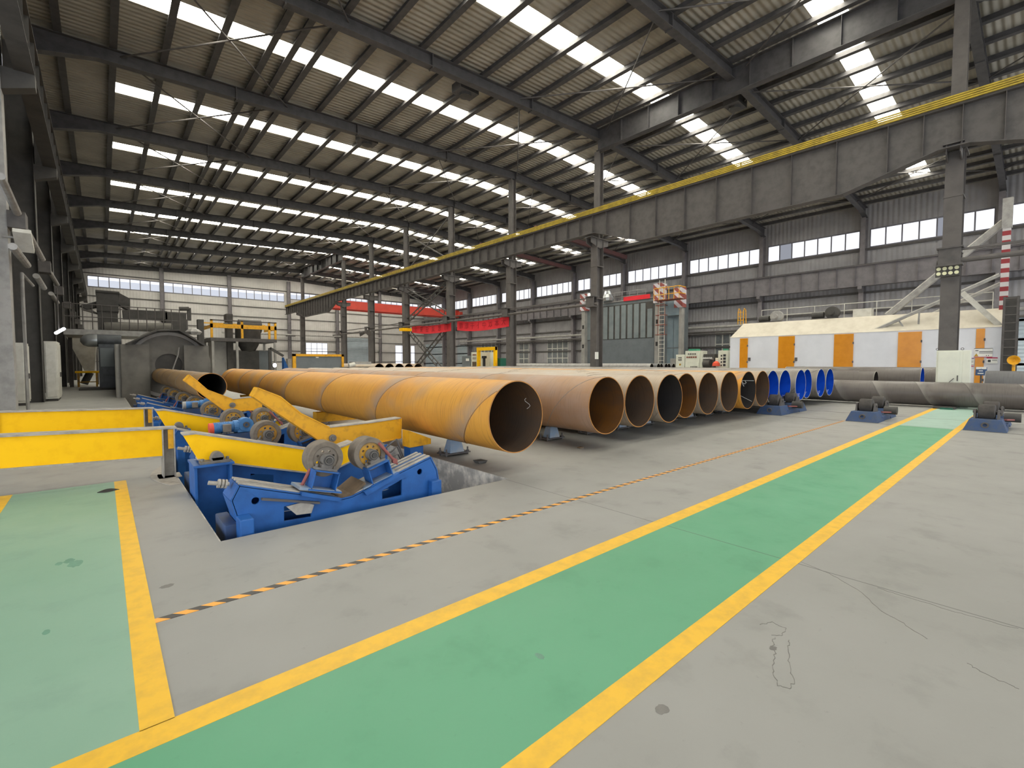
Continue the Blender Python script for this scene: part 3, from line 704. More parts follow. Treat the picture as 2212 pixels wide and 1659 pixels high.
# ------------------------------------------------------------------ roller cradles in the pit
def px_poly(pts, Y): return [(OY(a, b, Y).x, OY(a, b, Y).z) for a, b in pts]
def circle(cx, cz, r, n=20): return [(cx + r * math.cos(2 * PI * i / n), cz + r * math.sin(2 * PI * i / n)) for i in range(n)]
YCF = 5.08
def make_cradle(hub_left='hub_grey'):
    t = thing('roller_cradle', (2.05, 5.3, -1.0), 'large blue roller cradle at the near end of the pit', 'roller cradle', 'pipe roller cradles')
    A = px_poly([(517, 1049), (735, 1079), (760, 1073), (930, 988), (943, 1014), (951, 1062)], YCF)
    x0 = OY(500, 1090, YCF).x; top = A[:4]
    outer = [(x0 + 0.06, -0.75), (x0 + 0.06, 0.05), (x0, 0.28)] + A[:4] + [A[4], (A[5][0], -0.05), (A[5][0], -0.75)]
    h1 = circle(*px_poly([(552, 1082)], YCF)[0], 0.035); h2 = px_poly([(614, 1094), (672, 1091), (672, 1116), (614, 1126)], YCF)
    h3 = px_poly([(826, 1060), (868, 1036), (868, 1070), (826, 1079)], YCF); h4 = circle(*px_poly([(907, 1019)], YCF)[0], 0.035)
    build('front_plate', MB().plate(outer, 'Y', YCF, YCF + 0.03, [h1, h2, h3, h4]), 'blue', t, bevel=0.004)
    build('back_plate', MB().plate(outer, 'Y', YCF + 0.34, YCF + 0.37, [h2, h3]), 'blue', t)
    m = MB()
    for (xa, za), (xb, zb) in ((A[0], A[1]), (A[1], A[2]), (A[2], A[3])): m.bar((xa, YCF + 0.185, za), (xb, YCF + 0.185, zb), 0.37, 0.02)
    m.bar((x0, YCF + 0.185, 0.28), (A[0][0], YCF + 0.185, A[0][1]), 0.37, 0.02); m.bar((x0 + 0.06, YCF + 0.185, 0.05), (x0, YCF + 0.185, 0.28), 0.37, 0.02)
    m.bar((A[3][0], YCF + 0.185, A[3][1]), (A[4][0], YCF + 0.185, A[4][1]), 0.37, 0.02); m.bar((A[4][0], YCF + 0.185, A[4][1]), (A[5][0], YCF + 0.185, -0.05), 0.37, 0.02)
    build('box_skin', m, 'blue', t)
    q0, q1 = OY(516, 1122, 4.94), OY(546, 1122, 4.94)
    build('foot_block', MB().box(q0.x, q1.x, 4.88, YCF, -1.0, q0.z), 'blue', t, bevel=0.01)
    build('side_ledge', MB().box(x0 - 0.06, x0 + 0.05, YCF, YCF + 0.5, -1.0, 0.05), 'blue_dark', t, bevel=0.01)
    b0 = OY(948, 1045, YCF - 0.05); build('foot_block', MB().box(b0.x - 0.13, b0.x + 0.01, YCF - 0.1, YCF, -1.0, 0.12), 'blue', t, bevel=0.01)
    # slide rails
    for (xa, za), (xb, zb), nm in ((A[0], A[1], 'left'), (A[2], A[3], 'right')):
        m = MB()
        for dy in (0.04, 0.13, 0.24, 0.33): m.bar((xa, YCF + dy, za + 0.014), (xb, YCF + dy, zb + 0.014), 0.05, 0.02)
        build('slide_rail', m, 'dust', t, bevel=0.003)
    # edge skirts below the pads
    p1 = px_poly([(650, 1062), (735, 1075), (735, 1083), (650, 1070)], YCF - 0.02); p2 = px_poly([(785, 1062), (860, 1020), (862, 1027), (790, 1070)], YCF - 0.02)
    build('guide_skirt', MB().plate(p1, 'Y', YCF - 0.05, YCF + 0.02), 'blue', t); build('guide_skirt', MB().plate(p2, 'Y', YCF - 0.05, YCF + 0.02), 'blue', t)
    # grit lying in the hollow between the pads
    m = MB(); (xa, za), (xb, zb) = A[1], A[2]; q = px_poly([(790, 1050)], YCF)[0]
    m.bar((xa - 0.02, YCF + 0.2, za + 0.02), (xb, YCF + 0.2, zb + 0.02), 0.38, 0.03).bar((xb, YCF + 0.2, zb + 0.02), (q[0], YCF + 0.2, q[1] + 0.035), 0.38, 0.03)
    build('grit', m, 'brown', t)
    # adjusting screw at the end of the box
    m = MB(); c = Vector((x0 + 0.02, YCF + 0.2, 0.4)); d = Vector((-1, 0, 0.25)).normalized()
    m.cyl(c, c + d * 0.18, 0.02, 10)
    for k in (0.02, 0.05, 0.08): m.cyl(c + d * k, c + d * (k + 0.02), 0.045, 8)
    build('adjusting_screw', m, 'dust', t, smooth=False)
    # loose steel bar leaning on the front
    a = OY(565, 1078, YCF - 0.03); b = OY(690, 1086, YCF - 0.03)
    build('ledge_bar', MB().bar(a, b, 0.04, 0.02), 'steel', t)
    # wheels on brackets
    for sx, (cx, cz), lean, mt in ((-1, (1.84, 0.53), -0.27, hub_left), (1, (2.36, 0.52), 0.29, 'hub')):
        c = Vector((cx, 5.33, cz)); d = Vector((0, 1, 0))
        w = build('wheel', MB().ring(c, d, 0.135, 0.197, -0.1, 0.1, 40), 'tyre', t, bevel=0.008, smooth=True)
        m = MB(); disc = [(0.137 * math.cos(2 * PI * i / 40) + cx, 0.137 * math.sin(2 * PI * i / 40) + cz) for i in range(40)]
        holes = [circle(cx + 0.092 * math.cos(2 * PI * i / 8 + 0.3), cz + 0.092 * math.sin(2 * PI * i / 8 + 0.3), 0.015, 10) for i in range(8)]
        m.plate(disc, 'Y', c.y - 0.085, c.y - 0.06, holes); build('hub', m, mt, w)
        m = MB(); m.cyl(c + d * -0.2, c + d * 0.2, 0.035, 20); m.ring(c + d * -0.15, d, 0.042, 0.066, -0.04, 0.05, 24); m.ring(c + d * -0.19, d, 0.034, 0.044, -0.02, 0.05, 20)
        ax = Vector((math.cos(lean), 0, math.sin(lean))); up = Vector((-math.sin(lean), 0, math.cos(lean)))
        f0 = c + d * -0.15 - up * 0.1
        m.bar(f0 - ax * 0.12, f0 + ax * 0.12, 0.09, 0.025, up); m.bar(f0 + up * 0.025 - ax * 0.06, f0 + up * 0.025 + ax * 0.06, 0.07, 0.05, up)
        for s2 in (-1, 1): m.cyl(f0 + ax * s2 * 0.1, f0 + ax * s2 * 0.1 + up * 0.04, 0.016, 6)
        build('bearing', m, 'bearing', w, smooth=True)
        build('shaft_end', MB().cyl(c + d * -0.225, c + d * -0.19, 0.03, 18).ring(c + d * -0.2, d, 0.046, 0.056, -0.005, 0.01, 24), 'machine_dark', w, smooth=True)
        # box bracket
        zb = cz - 0.2; m = MB(); b0 = c + d * -0.15 - up * 0.12
        hgt = 0.2 if sx < 0 else 0.19
        for s2 in (-1, 1): m.bar(b0 + ax * s2 * 0.13, b0 + ax * s2 * 0.13 - up * hgt, 0.012, 0.2, d)
        m.bar(b0 - ax * 0.14, b0 + ax * 0.14, 0.2, 0.012, up); m.bar(b0 - up * hgt - ax * 0.16, b0 - up * hgt + ax * 0.2, 0.24, 0.014, up)
        m.bar(b0 - up * hgt / 2 + d * 0.06 - ax * 0.13, b0 - up * hgt / 2 + d * 0.06 + ax * 0.13, 0.012, hgt, up)
        build('wheel_bracket', m, 'blue', t)
        m = MB(); p = b0 - up * hgt + d * 0.05; m.bar(p - ax * 0.25, p + ax * 0.2, 0.3, 0.03, up); build('sliding_pad', m, 'blue_pale', t)
        # red turnbuckle
        e = c + (Vector((0.1, -0.12, 0.12)) if sx > 0 else Vector((-0.15, -0.08, -0.06)))
        g = c + (Vector((0.3, -0.12, -0.12)) if sx > 0 else Vector((-0.27, -0.1, -0.27)))
        m = MB(); m.cyl(e, g, 0.018, 10); m.cyl(g, g + (g - e).normalized() * 0.06, 0.012, 8); m.lathe(g, (0, 1, 0), [(0.0, -0.02), (0.032, -0.02), (0.032, 0.02), (0.0, 0.02)], 14)
        build('turnbuckle', m, 'red', t)
    # hydraulic hoses behind
    m = MB()
    for k in range(3):
        pts = [(2.42 + 0.08 * i, YCF + 0.5 + 0.02 * k, 0.45 + 0.04 * k + 0.07 * math.sin(i * 0.9 + k)) for i in range(7)] + [(3.0 + 0.02 * k, YCF + 0.5, 0.2)]
        m.sweep(pts, 0.012, 6)
    build('hose', m, 'steel', t)
    return t
cr = make_cradle()
cr2 = make_cradle('hub'); cr2.location.y += 2.44; WL[cr2.name] = Vector(cr2.location); cr2['label'] = 'blue roller cradle in the pit, second from the near end'
for i, y in enumerate((4.85, 7.2, 9.6, 12.0, 14.4, 16.8)):
    copy_tree(cr2, (0, y - 2.44, 0), 'blue roller cradle in the pit, %s from the near end' % ORD[i + 2])
# scrap lying through the openings of the near cradle
build('scrap_plate', MB().plate(px_poly([(618, 1094), (640, 1112), (672, 1108), (678, 1090), (655, 1084)], 5.06), 'Y', 5.05, 5.06), 'dust', label='crumpled grey scrap sheet stuck in the near cradle opening', cat='scrap')
# gear motors driving the wheels
for (px, py), Y, lb in (((488, 923), 8.55, 'blue gear motor with red fan cover between yellow beam and wheel'), ((420, 874), 13.2, 'small blue gear motor beside the farther wheels in the pit')):
    c = OY(px, py, Y); t = thing('gear_motor', c, lb, 'motor'); d = Vector((1, 0, 0.03)).normalized()
    build('motor_body', MB().cyl(c - d * 0.17, c + d * 0.1, 0.085, 18), 'motor', t, smooth=True)
    m = MB()
    for k in range(10): m.cyl(c - d * (0.16 - 0.022 * k), c - d * (0.155 - 0.022 * k), 0.094, 18)
    build('cooling_fin', m, 'motor', t)
    build('fan_cover', MB().cyl(c - d * 0.23, c - d * 0.17, 0.088, 18), 'redfan' if Y < 10 else 'steel_light', t, smooth=True)
    build('terminal_box', MB().box(c.x - 0.06, c.x + 0.05, c.y - 0.16, c.y - 0.08, c.z - 0.06, c.z + 0.06), 'hub_grey', t, bevel=0.006)
    g = c + d * 0.27; m = MB(); m.cyl(c + d * 0.1, c + d * 0.17, 0.1, 18); m.cyl(g + Vector((0, -0.09, 0.02)), g + Vector((0, 0.09, 0.02)), 0.11, 24); m.box(g.x - 0.12, g.x + 0.06, g.y - 0.08, g.y + 0.08, g.z - 0.1, g.z + 0.08)
    build('gearbox', m, 'motor', t, bevel=0.006)
    build('output_shaft', MB().ring(g + Vector((0, -0.09, 0.02)), (0, 1, 0), 0.02, 0.045, -0.02, 0.02, 18), 'steel', t)
    build('motor_base', MB().box(c.x - 0.2, c.x + 0.4, c.y - 0.1, c.y + 0.15, -0.6, c.z - 0.1), 'blue_dark', t)
# ------------------------------------------------------------------ tilting beams and kicker arms
def flange_along(m, pts, y, w, t=0.02):
    for (xa, za), (xb, zb) in zip(pts[:-1], pts[1:]): m.bar((xa, y, za), (xb, y, zb), w, t)
def tilting_beam(Y, dy, lb, seat=True):
    t = thing('tilting_beam', (1.0, Y + dy, -1.0), lb, 'beam', 'tilting beams over the pit')
    top = px_poly([(392, 937), (420, 934), (668, 970)], Y); vb = (2.32, 0.30)
    tr = [(2.78, 0.42)]
    bot = [(2.78, 0.15), (2.4, 0.02), (2.17, 0.05)] + px_poly([(425, 990)], Y)
    poly = top + [vb] + tr + bot
    build('web', MB().plate(poly, 'Y', Y + dy - 0.1, Y + dy - 0.07), 'yellow', t)
    m = MB(); flange_along(m, top + [vb] + tr, Y + dy, 0.24); flange_along(m, bot, Y + dy, 0.22); build('flange', m, 'dust', t)
    px = 0.97
    m = MB(); m.box(px - 0.19, px + 0.19, Y + dy - 0.3, Y + dy - 0.27, 0.40, 0.43)
    if seat:
        yy = Y + dy
        m = MB().box(px - 0.2, px + 0.22, yy - 0.33, yy + 0.2, 0.36, 0.39)
        m.box(px - 0.19, px - 0.16, yy - 0.3, yy + 0.16, -1.0, 0.36).box(px + 0.17, px + 0.2, yy - 0.3, yy + 0.16, -1.0, 0.36).box(px - 0.16, px + 0.17, yy - 0.14, yy - 0.12, -1.0, 0.36)
        build('pedestal', m, 'blue', t, bevel=0.004)
        c = Vector((px + 0.05, yy - 0.24, 0.46)); m = MB().cyl(c + Vector((0, -0.06, 0)), c + Vector((0, 0.06, 0)), 0.065, 20); m.box(px - 0.13, px + 0.18, yy - 0.31, yy - 0.16, 0.39, 0.42).box(px - 0.02, px + 0.12, yy - 0.3, yy - 0.17, 0.42, 0.46)
        for e in (-0.1, 0.16): m.cyl((px + e, yy - 0.24, 0.42), (px + e, yy - 0.24, 0.45), 0.02, 6)
        build('pivot_bearing', m, 'bearing', t, bevel=0.004)
        h = [(1.44, 0.18), (1.72, 0.12), (1.72, 0.0), (1.44, 0.0)]
        m = MB().plate([(px + 0.2, 0.36), (2.3, 0.02), (3.4, 0.3), (3.4, -0.7), (px + 0.2, -0.7)], 'Y', yy + 0.05, yy + 0.08, [[(x, z - 0.05) for x, z in h]])
        build('support_frame', m, 'blue', t)
    return t
tilting_beam(6.85, 0.0, 'yellow V shaped tilting beam on a blue pedestal, nearest in the pit')
tilting_beam(6.85, 3.75, 'yellow V shaped tilting beam behind the nearest one')
def kicker(Y, pts, lb, bolt, th=0.2):
    poly = px_poly(pts, Y)
    t = thing('kicker_arm', (poly[3][0], Y, -1.0), lb, 'kicker arm', 'yellow kicker arms')
    m = MB().plate(poly, 'Y', Y, Y + 0.02).plate(poly, 'Y', Y + th - 0.02, Y + th); build('side_plate', m, 'yellow_old', t, bevel=0.003)
    m = MB()
    d_ = MB()
    for (xa, za), (xb, zb) in zip(poly, poly[1:] + poly[:1]): (d_ if xb > xa + 0.12 and abs(zb - za) < 0.2 * (xb - xa) and za > poly[-1][1] + 0.12 else m).bar((xa, Y + th / 2, za), (xb, Y + th / 2, zb), th + 0.03, 0.014)
    build('edge_strip', m, 'yellow_old', t)
    if d_.v: build('dusty_top_flange', d_, 'dust', t)
    c = OY(bolt[0], bolt[1], Y); m = MB().ring(c, (0, 1, 0), 0.03, 0.055, -0.03, 0.0, 20).cyl(c + Vector((0, -0.05, 0)), c + Vector((0, 0.3, 0)), 0.028, 12); build('pivot_pin', m, 'bearing', t, smooth=True)
    build('pivot_stand', MB().box(c.x - 0.1, c.x + 0.1, Y + 0.03, Y + th - 0.03, -1.0, c.z - 0.05), 'blue_dark', t)
    q = poly[-4] if len(poly) > 6 else poly[3]
    return t
kicker(7.2, [(547, 856), (557, 838), (606, 857), (650, 893), (712, 923), (800, 913), (866, 903), (866, 946), (790, 962), (738, 982), (728, 976)], 'yellow bent kicker arm below the orange pipe, nearer one', (718, 946))
kicker(11.0, [(398, 822), (409, 810), (426, 823), (448, 842), (502, 862), (545, 858), (565, 862), (565, 885), (520, 887), (487, 888)], 'yellow bent kicker arm raised beside the short pipe', (502, 875))
# yellow wedge rail under the first pipe
a = px_poly([(880, 926), (966, 947), (966, 953), (880, 958)], 7.0)
t = thing('wedge_rail', (a[0][0], 7.0, -1.0), 'yellow wedge shaped rail end on blue post under the orange pipe', 'rail')
build('wedge', MB().plate([(3.72, 0.5), (4.12, 0.33), (4.12, 0.24), (3.72, 0.22)], 'Y', 6.75, 7.0), 'yellow_old', t, bevel=0.005)
build('post', MB().box(3.74, 3.98, 6.77, 6.98, -1.0, 0.22), 'blue', t)
# ------------------------------------------------------------------ pipes
def helix(m, x, z, R, y0, y1, pitch, phase, r=0.008):
    n = int((y1 - y0) / abs(pitch) * 40); pts = []
    for i in range(n + 1):
        y = y0 + (y1 - y0) * i / n; a = phase - 2 * PI * (y - y0) / pitch
        pts.append((x - R * math.sin(a), y, z - R * math.cos(a)))
    m.sweep(pts, r, 5)
def pipe(x, zb, D, y0, y1, out, inn, lb, rim='rim_rust', seam='seam_grey', pitch=3.08, phase=0.0, group=None, name='steel_pipe', n=72, wall=0.014, marks=None):
    R = D / 2; c = Vector((x, y0, zb + R)); d = Vector((0, 1, 0)); L = y1 - y0
    t = thing(name, (x, y0, zb), lb, 'pipe', group)
    build('shell', MB().cyl(c, c + d * L, R, n, caps=False), out, t, smooth=True)
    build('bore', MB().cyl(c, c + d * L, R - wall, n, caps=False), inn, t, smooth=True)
    m = MB()
    m.ring(c, d, R - wall, R + 0.0005, -0.001, 0.006, n); build('rim', m, rim, t); build('rim', MB().ring(c + d * L, d, R - wall, R + 0.0005, -0.006, 0.001, n), rim, t)
    if seam == 'seam_grey' and out.startswith('coated'): seam = 'coated_mid' if out == 'coated' else 'coated'
    if seam:
        m = MB(); helix(m, x, c.z, R, y0 + 0.02, y1 - 0.02, pitch, phase); build('weld_seam', m, seam, t, smooth=True)
    if marks:
        m = MB(); marks(m, c, R - wall - 0.003, y0); build('chalk_mark', m, 'chalk', t)
    return t
def inner(c, R, a, y): return (c.x + R * math.sin(a), y, c.z + R * math.cos(a))   # a: 0 at the top, + to the far side
def mark_q(m, c, R, y0):
    seg = [[(1.05, .03), (1.05, .40)], [(0.8, .40), (0.92, .38), (1.08, .37), (1.3, .36), (1.42, .33)], [(1.05, .28), (1.2, .26), (1.27, .3), (1.22, .36), (1.1, .38)]]
    for s in seg: m.sweep([inner(c, R, a, y0 + y) for a, y in s], 0.011, 5)
    m.sweep([inner(c, R, 2.3 - 0.2 * i, y0 + 0.05 + 0.22 * i) for i in range(8)], 0.006, 5)
def mark_arc(m, c, R, y0):
    m.sweep([inner(c, R, 1.1 + 0.05 * i, y0 + 0.3 + 0.05 * math.sin(i)) for i in range(8)], 0.004, 5)
def mark_scrawl(m, c, R, y0, k=4, s=0):
    r = random.Random(s)
    for i in range(k):
        a0 = 2.25 + 0.13 * i; y = y0 + 0.12 + 0.03 * r.random()
        m.sweep([inner(c, R, a0, y), inner(c, R, a0 + 0.06, y + 0.05), inner(c, R, a0 + 0.03, y + 0.09)], 0.009, 5)
D = 1.07
def zbot(x): return 0.27 + 0.0022 * (x - 4.58)
P = [(4.58, 5.10, 'rust1', 'inside', 'orange rusty steel pipe nearest the camera, lying over the pit edge', 'seam'),
     (7.03, 5.32, 'rust2', 'inside_orange', 'brown rusty pipe second in the row with orange streaked bore', 'seam_grey'),
     (8.30, 5.45, 'rust3', 'inside', 'grey brown rusty pipe third in the row', 'seam_grey'),
     (9.42, 5.42, 'rust3', 'inside_dark', 'rusty pipe fourth in the row with black bore', 'seam_grey'),
     (10.50, 5.62, 'rust3', 'inside_orange', 'rusty pipe fifth in the row set back behind the fourth', 'seam_grey'),
     (11.63, 5.62, 'rust3', 'inside', 'rusty pipe sixth in the row with flaky lower rim', 'seam_grey'),
     (12.73, 5.57, 'rust3', 'inside', 'rusty pipe seventh in the row before the chalk marked one', 'seam_grey'),
     (13.82, 5.52, 'rust1', 'inside_dark', 'rusty pipe eighth in the row with white chalk letter inside', 'seam_grey'),
     (14.92, 5.55, 'rust3', 'inside', 'rusty pipe ninth in the row next to the blue lined pipes', 'seam_grey')]
for i, (x, y, o, inn, lb, sm) in enumerate(P):
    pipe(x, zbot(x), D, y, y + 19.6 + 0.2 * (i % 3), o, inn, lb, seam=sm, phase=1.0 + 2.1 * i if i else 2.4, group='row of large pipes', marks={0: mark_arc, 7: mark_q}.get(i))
B = [(16.03, 5.66, 'first of the row after the rusty ones'), (17.12, 5.66, 'second of the blue ones, above the roller unit'), (18.28, 5.55, 'third of the blue ones, overlapping the fourth'),
     (19.42, 5.69, 'fourth of the blue ones, half hidden by the third'), (20.55, 5.56, 'fifth of the blue ones'), (21.68, 5.56, 'sixth and last before the long black pipe')]
for i, (x, y, w) in enumerate(B):
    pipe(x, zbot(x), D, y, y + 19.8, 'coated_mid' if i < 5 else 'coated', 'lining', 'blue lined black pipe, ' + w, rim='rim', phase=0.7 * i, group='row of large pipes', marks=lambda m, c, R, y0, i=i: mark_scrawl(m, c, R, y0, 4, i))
# long black pipe right across the walkway
pipe(22.66, 0.05, 0.86, -9.0, 9.5, 'coated_long', 'inside_dark', 'long black pipe lying across the green walkway before the white cabinet', rim='rim', seam='coated_long', pitch=-1.3, phase=1.0)
# short pipe leaving the blasting chamber
pipe(2.13, 0.635, 0.7, 14.3, 34.0, 'rust_small', 'inside_dark', 'brown pipe coming out of the blasting chamber along the pit rollers', phase=0.3, pitch=2.4)
# black pipes beyond
def xpipe(X, z0, D, pa, pb, lb, out='coated', inn='inside_dark', **k):
    a = OX(pb, 805, X).y; b = OX(pa, 805, X).y
    return pipe(X, z0, D, a, b, out, inn, lb, rim='rim', **k)
xpipe(26.6, 0.18, 1.04, 1700, 1893, 'black pipe behind the blue lined pipes, shorter one with open end', phase=.4)
xpipe(27.9, 0.18, 1.04, 1700, 1856, 'black pipe behind the blue lined pipes with dark open end farther in', phase=2.4)
xpipe(30.0, 0.18, 1.2, 1700, 1993, 'thick black pipe with blue lined bore ending near the white cabinet', inn='lining', phase=1.5)
xpipe(31.8, 0.18, 1.2, 1700, 2030, 'thick black pipe ending behind the white cabinet', phase=3.0)
xpipe(27.0, 0.0, 1.28, 2130, 2300, 'smooth black pipe at the foot of the booth beside the blue sign', 'coated_dark', seam=None)
build('pipe_rack', MB().box(26, 32.5, 8.6, 8.9, 0, 0.18).box(26, 32.5, 14, 14.3, 0, 0.18), 'machine_dark', label='low dark timbers under the black pipes behind the blue lined ones', cat='rack')
# grey pipe stacks in front of the furnace and the far pipes
a = OX(1408, 785, 34).y
pipe(34.0, 1.0, 0.55, a, a + 18, 'steel_light', 'inside_dark', 'thin pale pipe on a rack in front of the slate furnace', rim='rim', seam=None)
for i in range(5):
    p = OX(1415 + 8 * i, 783, 34 + 0.62 * i)
    pipe(34.7 + 0.6 * i, 1.0, 0.55, a - 0.2 + 0.1 * (i % 2), a + 17, 'coated_dark', 'inside_dark', 'thin dark pipe on the furnace rack, %s of five' % ['first', 'second', 'third', 'fourth', 'fifth'][i], rim='rim', seam=None, group='thin pipes on the furnace rack', n=32)
build('pipe_rack', MB().box(33.5, 37.8, a + 1.5, a + 1.8, 0, 1.0).box(33.5, 37.8, a + 12, a + 12.3, 0, 1.0), 'steel', label='low steel rack under the thin pipes by the furnace', cat='rack')
for i in range(5):
    x = 17.6 + 0.93 * i; pipe(x, 0.68, 0.86, 37.0, 52.0, 'rust3', 'inside_dark', 'stored pipe with open end far off between the columns, %s of five' % ['first', 'second', 'third', 'fourth', 'fifth'][i], seam=None, group='stored pipes between the columns', n=32)
build('pipe_rack', MB().box(17.0, 22.0, 39, 39.3, 0, 0.68).box(17.0, 22.0, 49, 49.3, 0, 0.68), 'steel', label='low steel rack under the stored pipes between columns', cat='rack')
# ------------------------------------------------------------------ pipe stands
def stand(x, y, zt, lb):
    t = thing('pipe_stand', (x, y, 0), lb, 'stand', 'pipe stands')
    build('base_plate', MB().box(x - 0.26, x + 0.26, y - 0.14, y + 0.14, 0.03, 0.05), 'steel', t)
    m = MB(); r0, r1 = 0.15, 0.1
    vs = [(x + a * r, y + b * r * 0.7, z) for r, z in ((r0, 0.05), (r1, zt)) for a, b in ((-1, -1), (1, -1), (1, 1), (-1, 1))]
    m.add(vs, [(3, 2, 1, 0), (4, 5, 6, 7)] + [(i, (i + 1) % 4, 4 + (i + 1) % 4, 4 + i) for i in range(4)]); build('body', m, 'blue_pale', t, bevel=0.006)
    m = MB()
    for a in (-0.22, 0.22):
        for b in (-0.1, 0.1): m.cyl((x + a, y + b, 0), (x + a, y + b, 0.13), 0.014, 8); m.cyl((x + a, y + b, 0.05), (x + a, y + b, 0.075), 0.028, 6)
    build('levelling_bolt', m, 'steel', t)
    return t
for i, (x, *_r) in enumerate(P + B):
    if x > 15.4: continue
    stand(x, 6.75, zbot(x), 'small worn blue pipe stand under the %s pipe of the row' % ['first', 'second', 'third', 'fourth', 'fifth', 'sixth', 'seventh', 'eighth', 'ninth'][i])
m = MB()
for y in (13.0, 22.0): m.box(4.3, 22.3, y - 0.15, y + 0.15, 0, 0.262)
build('storage_rail', m, 'yellow_old', label='low yellow storage rails under the row of large pipes', cat='rail')
build('timber_block', MB().box(21.9, 22.9, 1.95, 2.5, 0.0, 0.07), 'machine_dark', label='dark timber block wedged under the long black pipe on the walkway', cat='block')
build('green_pad', MB().box(21.7, 21.88, 1.98, 2.3, 0.0, 0.05), 'dark_green', label='small green pad beside the timber block on the walkway', cat='pad')
for y in (-7.0, 8.5): build('timber_block', MB().box(22.3, 23.15, y, y + 0.3, 0.0, 0.05), 'machine_dark', label='timber block under the %s end of the long black pipe' % ('near' if y < 0 else 'far'), cat='block')
# ------------------------------------------------------------------ roller units on the right
def roller_unit(y, lb, motor_side=-1):
    x0 = 15.45; t = thing('roller_unit', (x0 + 1.1, y, 0), lb, 'roller unit', 'floor roller units')
    def base(m, xa, xb):
        vs = [(xa, y - 0.37, 0), (xa, y + 0.37, 0), (xa + 0.12, y + 0.27, 0.27), (xa + 0.12, y - 0.27, 0.27), (xb, y - 0.37, 0), (xb, y + 0.37, 0), (xb, y + 0.27, 0.27), (xb, y - 0.27, 0.27)]
        m.add(vs, [(0, 1, 2, 3), (7, 6, 5, 4), (0, 3, 7, 4), (1, 5, 6, 2), (3, 2, 6, 7), (0, 4, 5, 1)])
    m = MB(); base(m, x0, x0 + 0.75); build('front_base', m, 'blue_dark', t, bevel=0.01)
    m = MB(); base(m, x0 + 1.6, x0 + 2.3); build('rear_base', m, 'blue_dark', t, bevel=0.01)
    build('base_channel', MB().box(x0 + 0.6, x0 + 1.75, y - 0.34, y - 0.26, 0, 0.12).box(x0 + 0.6, x0 + 1.75, y + 0.26, y + 0.34, 0, 0.12), 'blue_dark', t)
    for x in (x0 + 0.5, x0 + 1.9):
        c = Vector((x, y, 0.42))
        w = build('roller', MB().lathe(c, (0, 1, 0), [(0.16, -0.15), (0.185, -0.13), (0.185, 0.13), (0.16, 0.15)], 28), 'tyre_dark', t, smooth=True)
        build('axle', MB().cyl(c + Vector((0, -0.24, 0)), c + Vector((0, 0.24, 0)), 0.035, 12), 'steel', w)
        for s in (-1, 1): build('roller_bracket', MB().plate([(x - 0.2, 0.25), (x + 0.2, 0.25), (x + 0.09, 0.48), (x - 0.09, 0.48)], 'Y', y + s * 0.2 - 0.02, y + s * 0.2 + 0.02), 'steel', t)
    m = MB().ring((x0 - 0.0 + 0.06, y, 0.14), (1, 0, 0), 0.04, 0.07, -0.03, 0.03, 16); build('lifting_ring', m, 'steel', t)
    build('drive_motor', MB().cyl((x0 + 1.25, y + motor_side * 0.26, 0.26), (x0 + 1.25, y + motor_side * 0.55, 0.26), 0.11, 16), 'machine_dark', t, smooth=True)
    build('lever', MB().bar((x0 + 0.75, y - 0.3, 0.24), (x0 + 1.1, y - 0.42, 0.22), 0.06, 0.03), 'red', t)
    return t
roller_unit(5.55, 'blue floor roller unit under the first blue lined pipes')
roller_unit(3.2, 'blue floor roller unit beside the hazard tape and the walkway')
roller_unit(0.85, 'blue floor roller unit at the near side of the green walkway')
# white cabinet in front of the floodlit column
p0, p1 = OX(2021, 810, 23.15), OX(2078, 810, 23.15); pt = OX(2050, 757, 23.15); xA = 23.17
t = thing('electrical_cabinet', (23.2, (p0.y + p1.y) / 2, 0), 'cream white cabinet standing against the floodlit column behind the black pipe', 'cabinet')
build('body', MB().box(xA, xA + 0.1, p1.y, p0.y, 0.0, pt.z).box(xA, xA + 0.36, p1.y - 0.2, p1.y, 0, pt.z), 'white_clean', t, bevel=0.008)
build('door', MB().box(xA - 0.03, xA, p1.y + 0.08, p0.y - 0.05, 0.75, pt.z - 0.05), 'white_clean', t, bevel=0.006)
m = MB()
for q in (p0.y - 0.02, p1.y + 0.02): m.ring((xA + 0.02, q, pt.z + 0.05), (1, 0, 0), 0.03, 0.045, -0.01, 0.01, 14)
build('lifting_eye', m, 'steel', t)
build('door_handle', MB().box(xA - 0.05, xA - 0.03, p1.y + 0.1, p1.y + 0.13, 0.95, 1.15), 'steel', t)
m = MB(); m.bar((xA - 0.06, p0.y - 0.35, 0.72), (xA - 0.06, p1.y + 0.1, 0.86), 0.03, 0.02).bar((xA - 0.06, p0.y - 0.25, 0.74), (xA - 0.06, p0.y - 0.5, 1.05), 0.03, 0.02)
build('scrap_strip', m, 'steel', t)
# flood light with eight lenses on the column
c = OX(2047, 585, XC - 0.55)
t = thing('floodlight', c, 'flat floodlight with eight round lenses fixed to the near column', 'lamp')
build('housing', MB().box(c.x - 0.02, c.x + 0.08, c.y - 0.33, c.y + 0.33, c.z - 0.2, c.z + 0.2), 'machine_dark', t)
for i in range(4):
    for j in (-1, 1):
        q = Vector((c.x - 0.02, c.y - 0.24 + 0.16 * i, c.z + 0.085 * j)); build('lens', MB().cyl(q, q + Vector((-0.02, 0, 0)), 0.062, 16), 'lamp_glass', t)
build('bracket', MB().box(c.x + 0.08, XC - 0.31, c.y - 0.05, c.y + 0.05, c.z - 0.05, c.z + 0.05), 'steel', t)
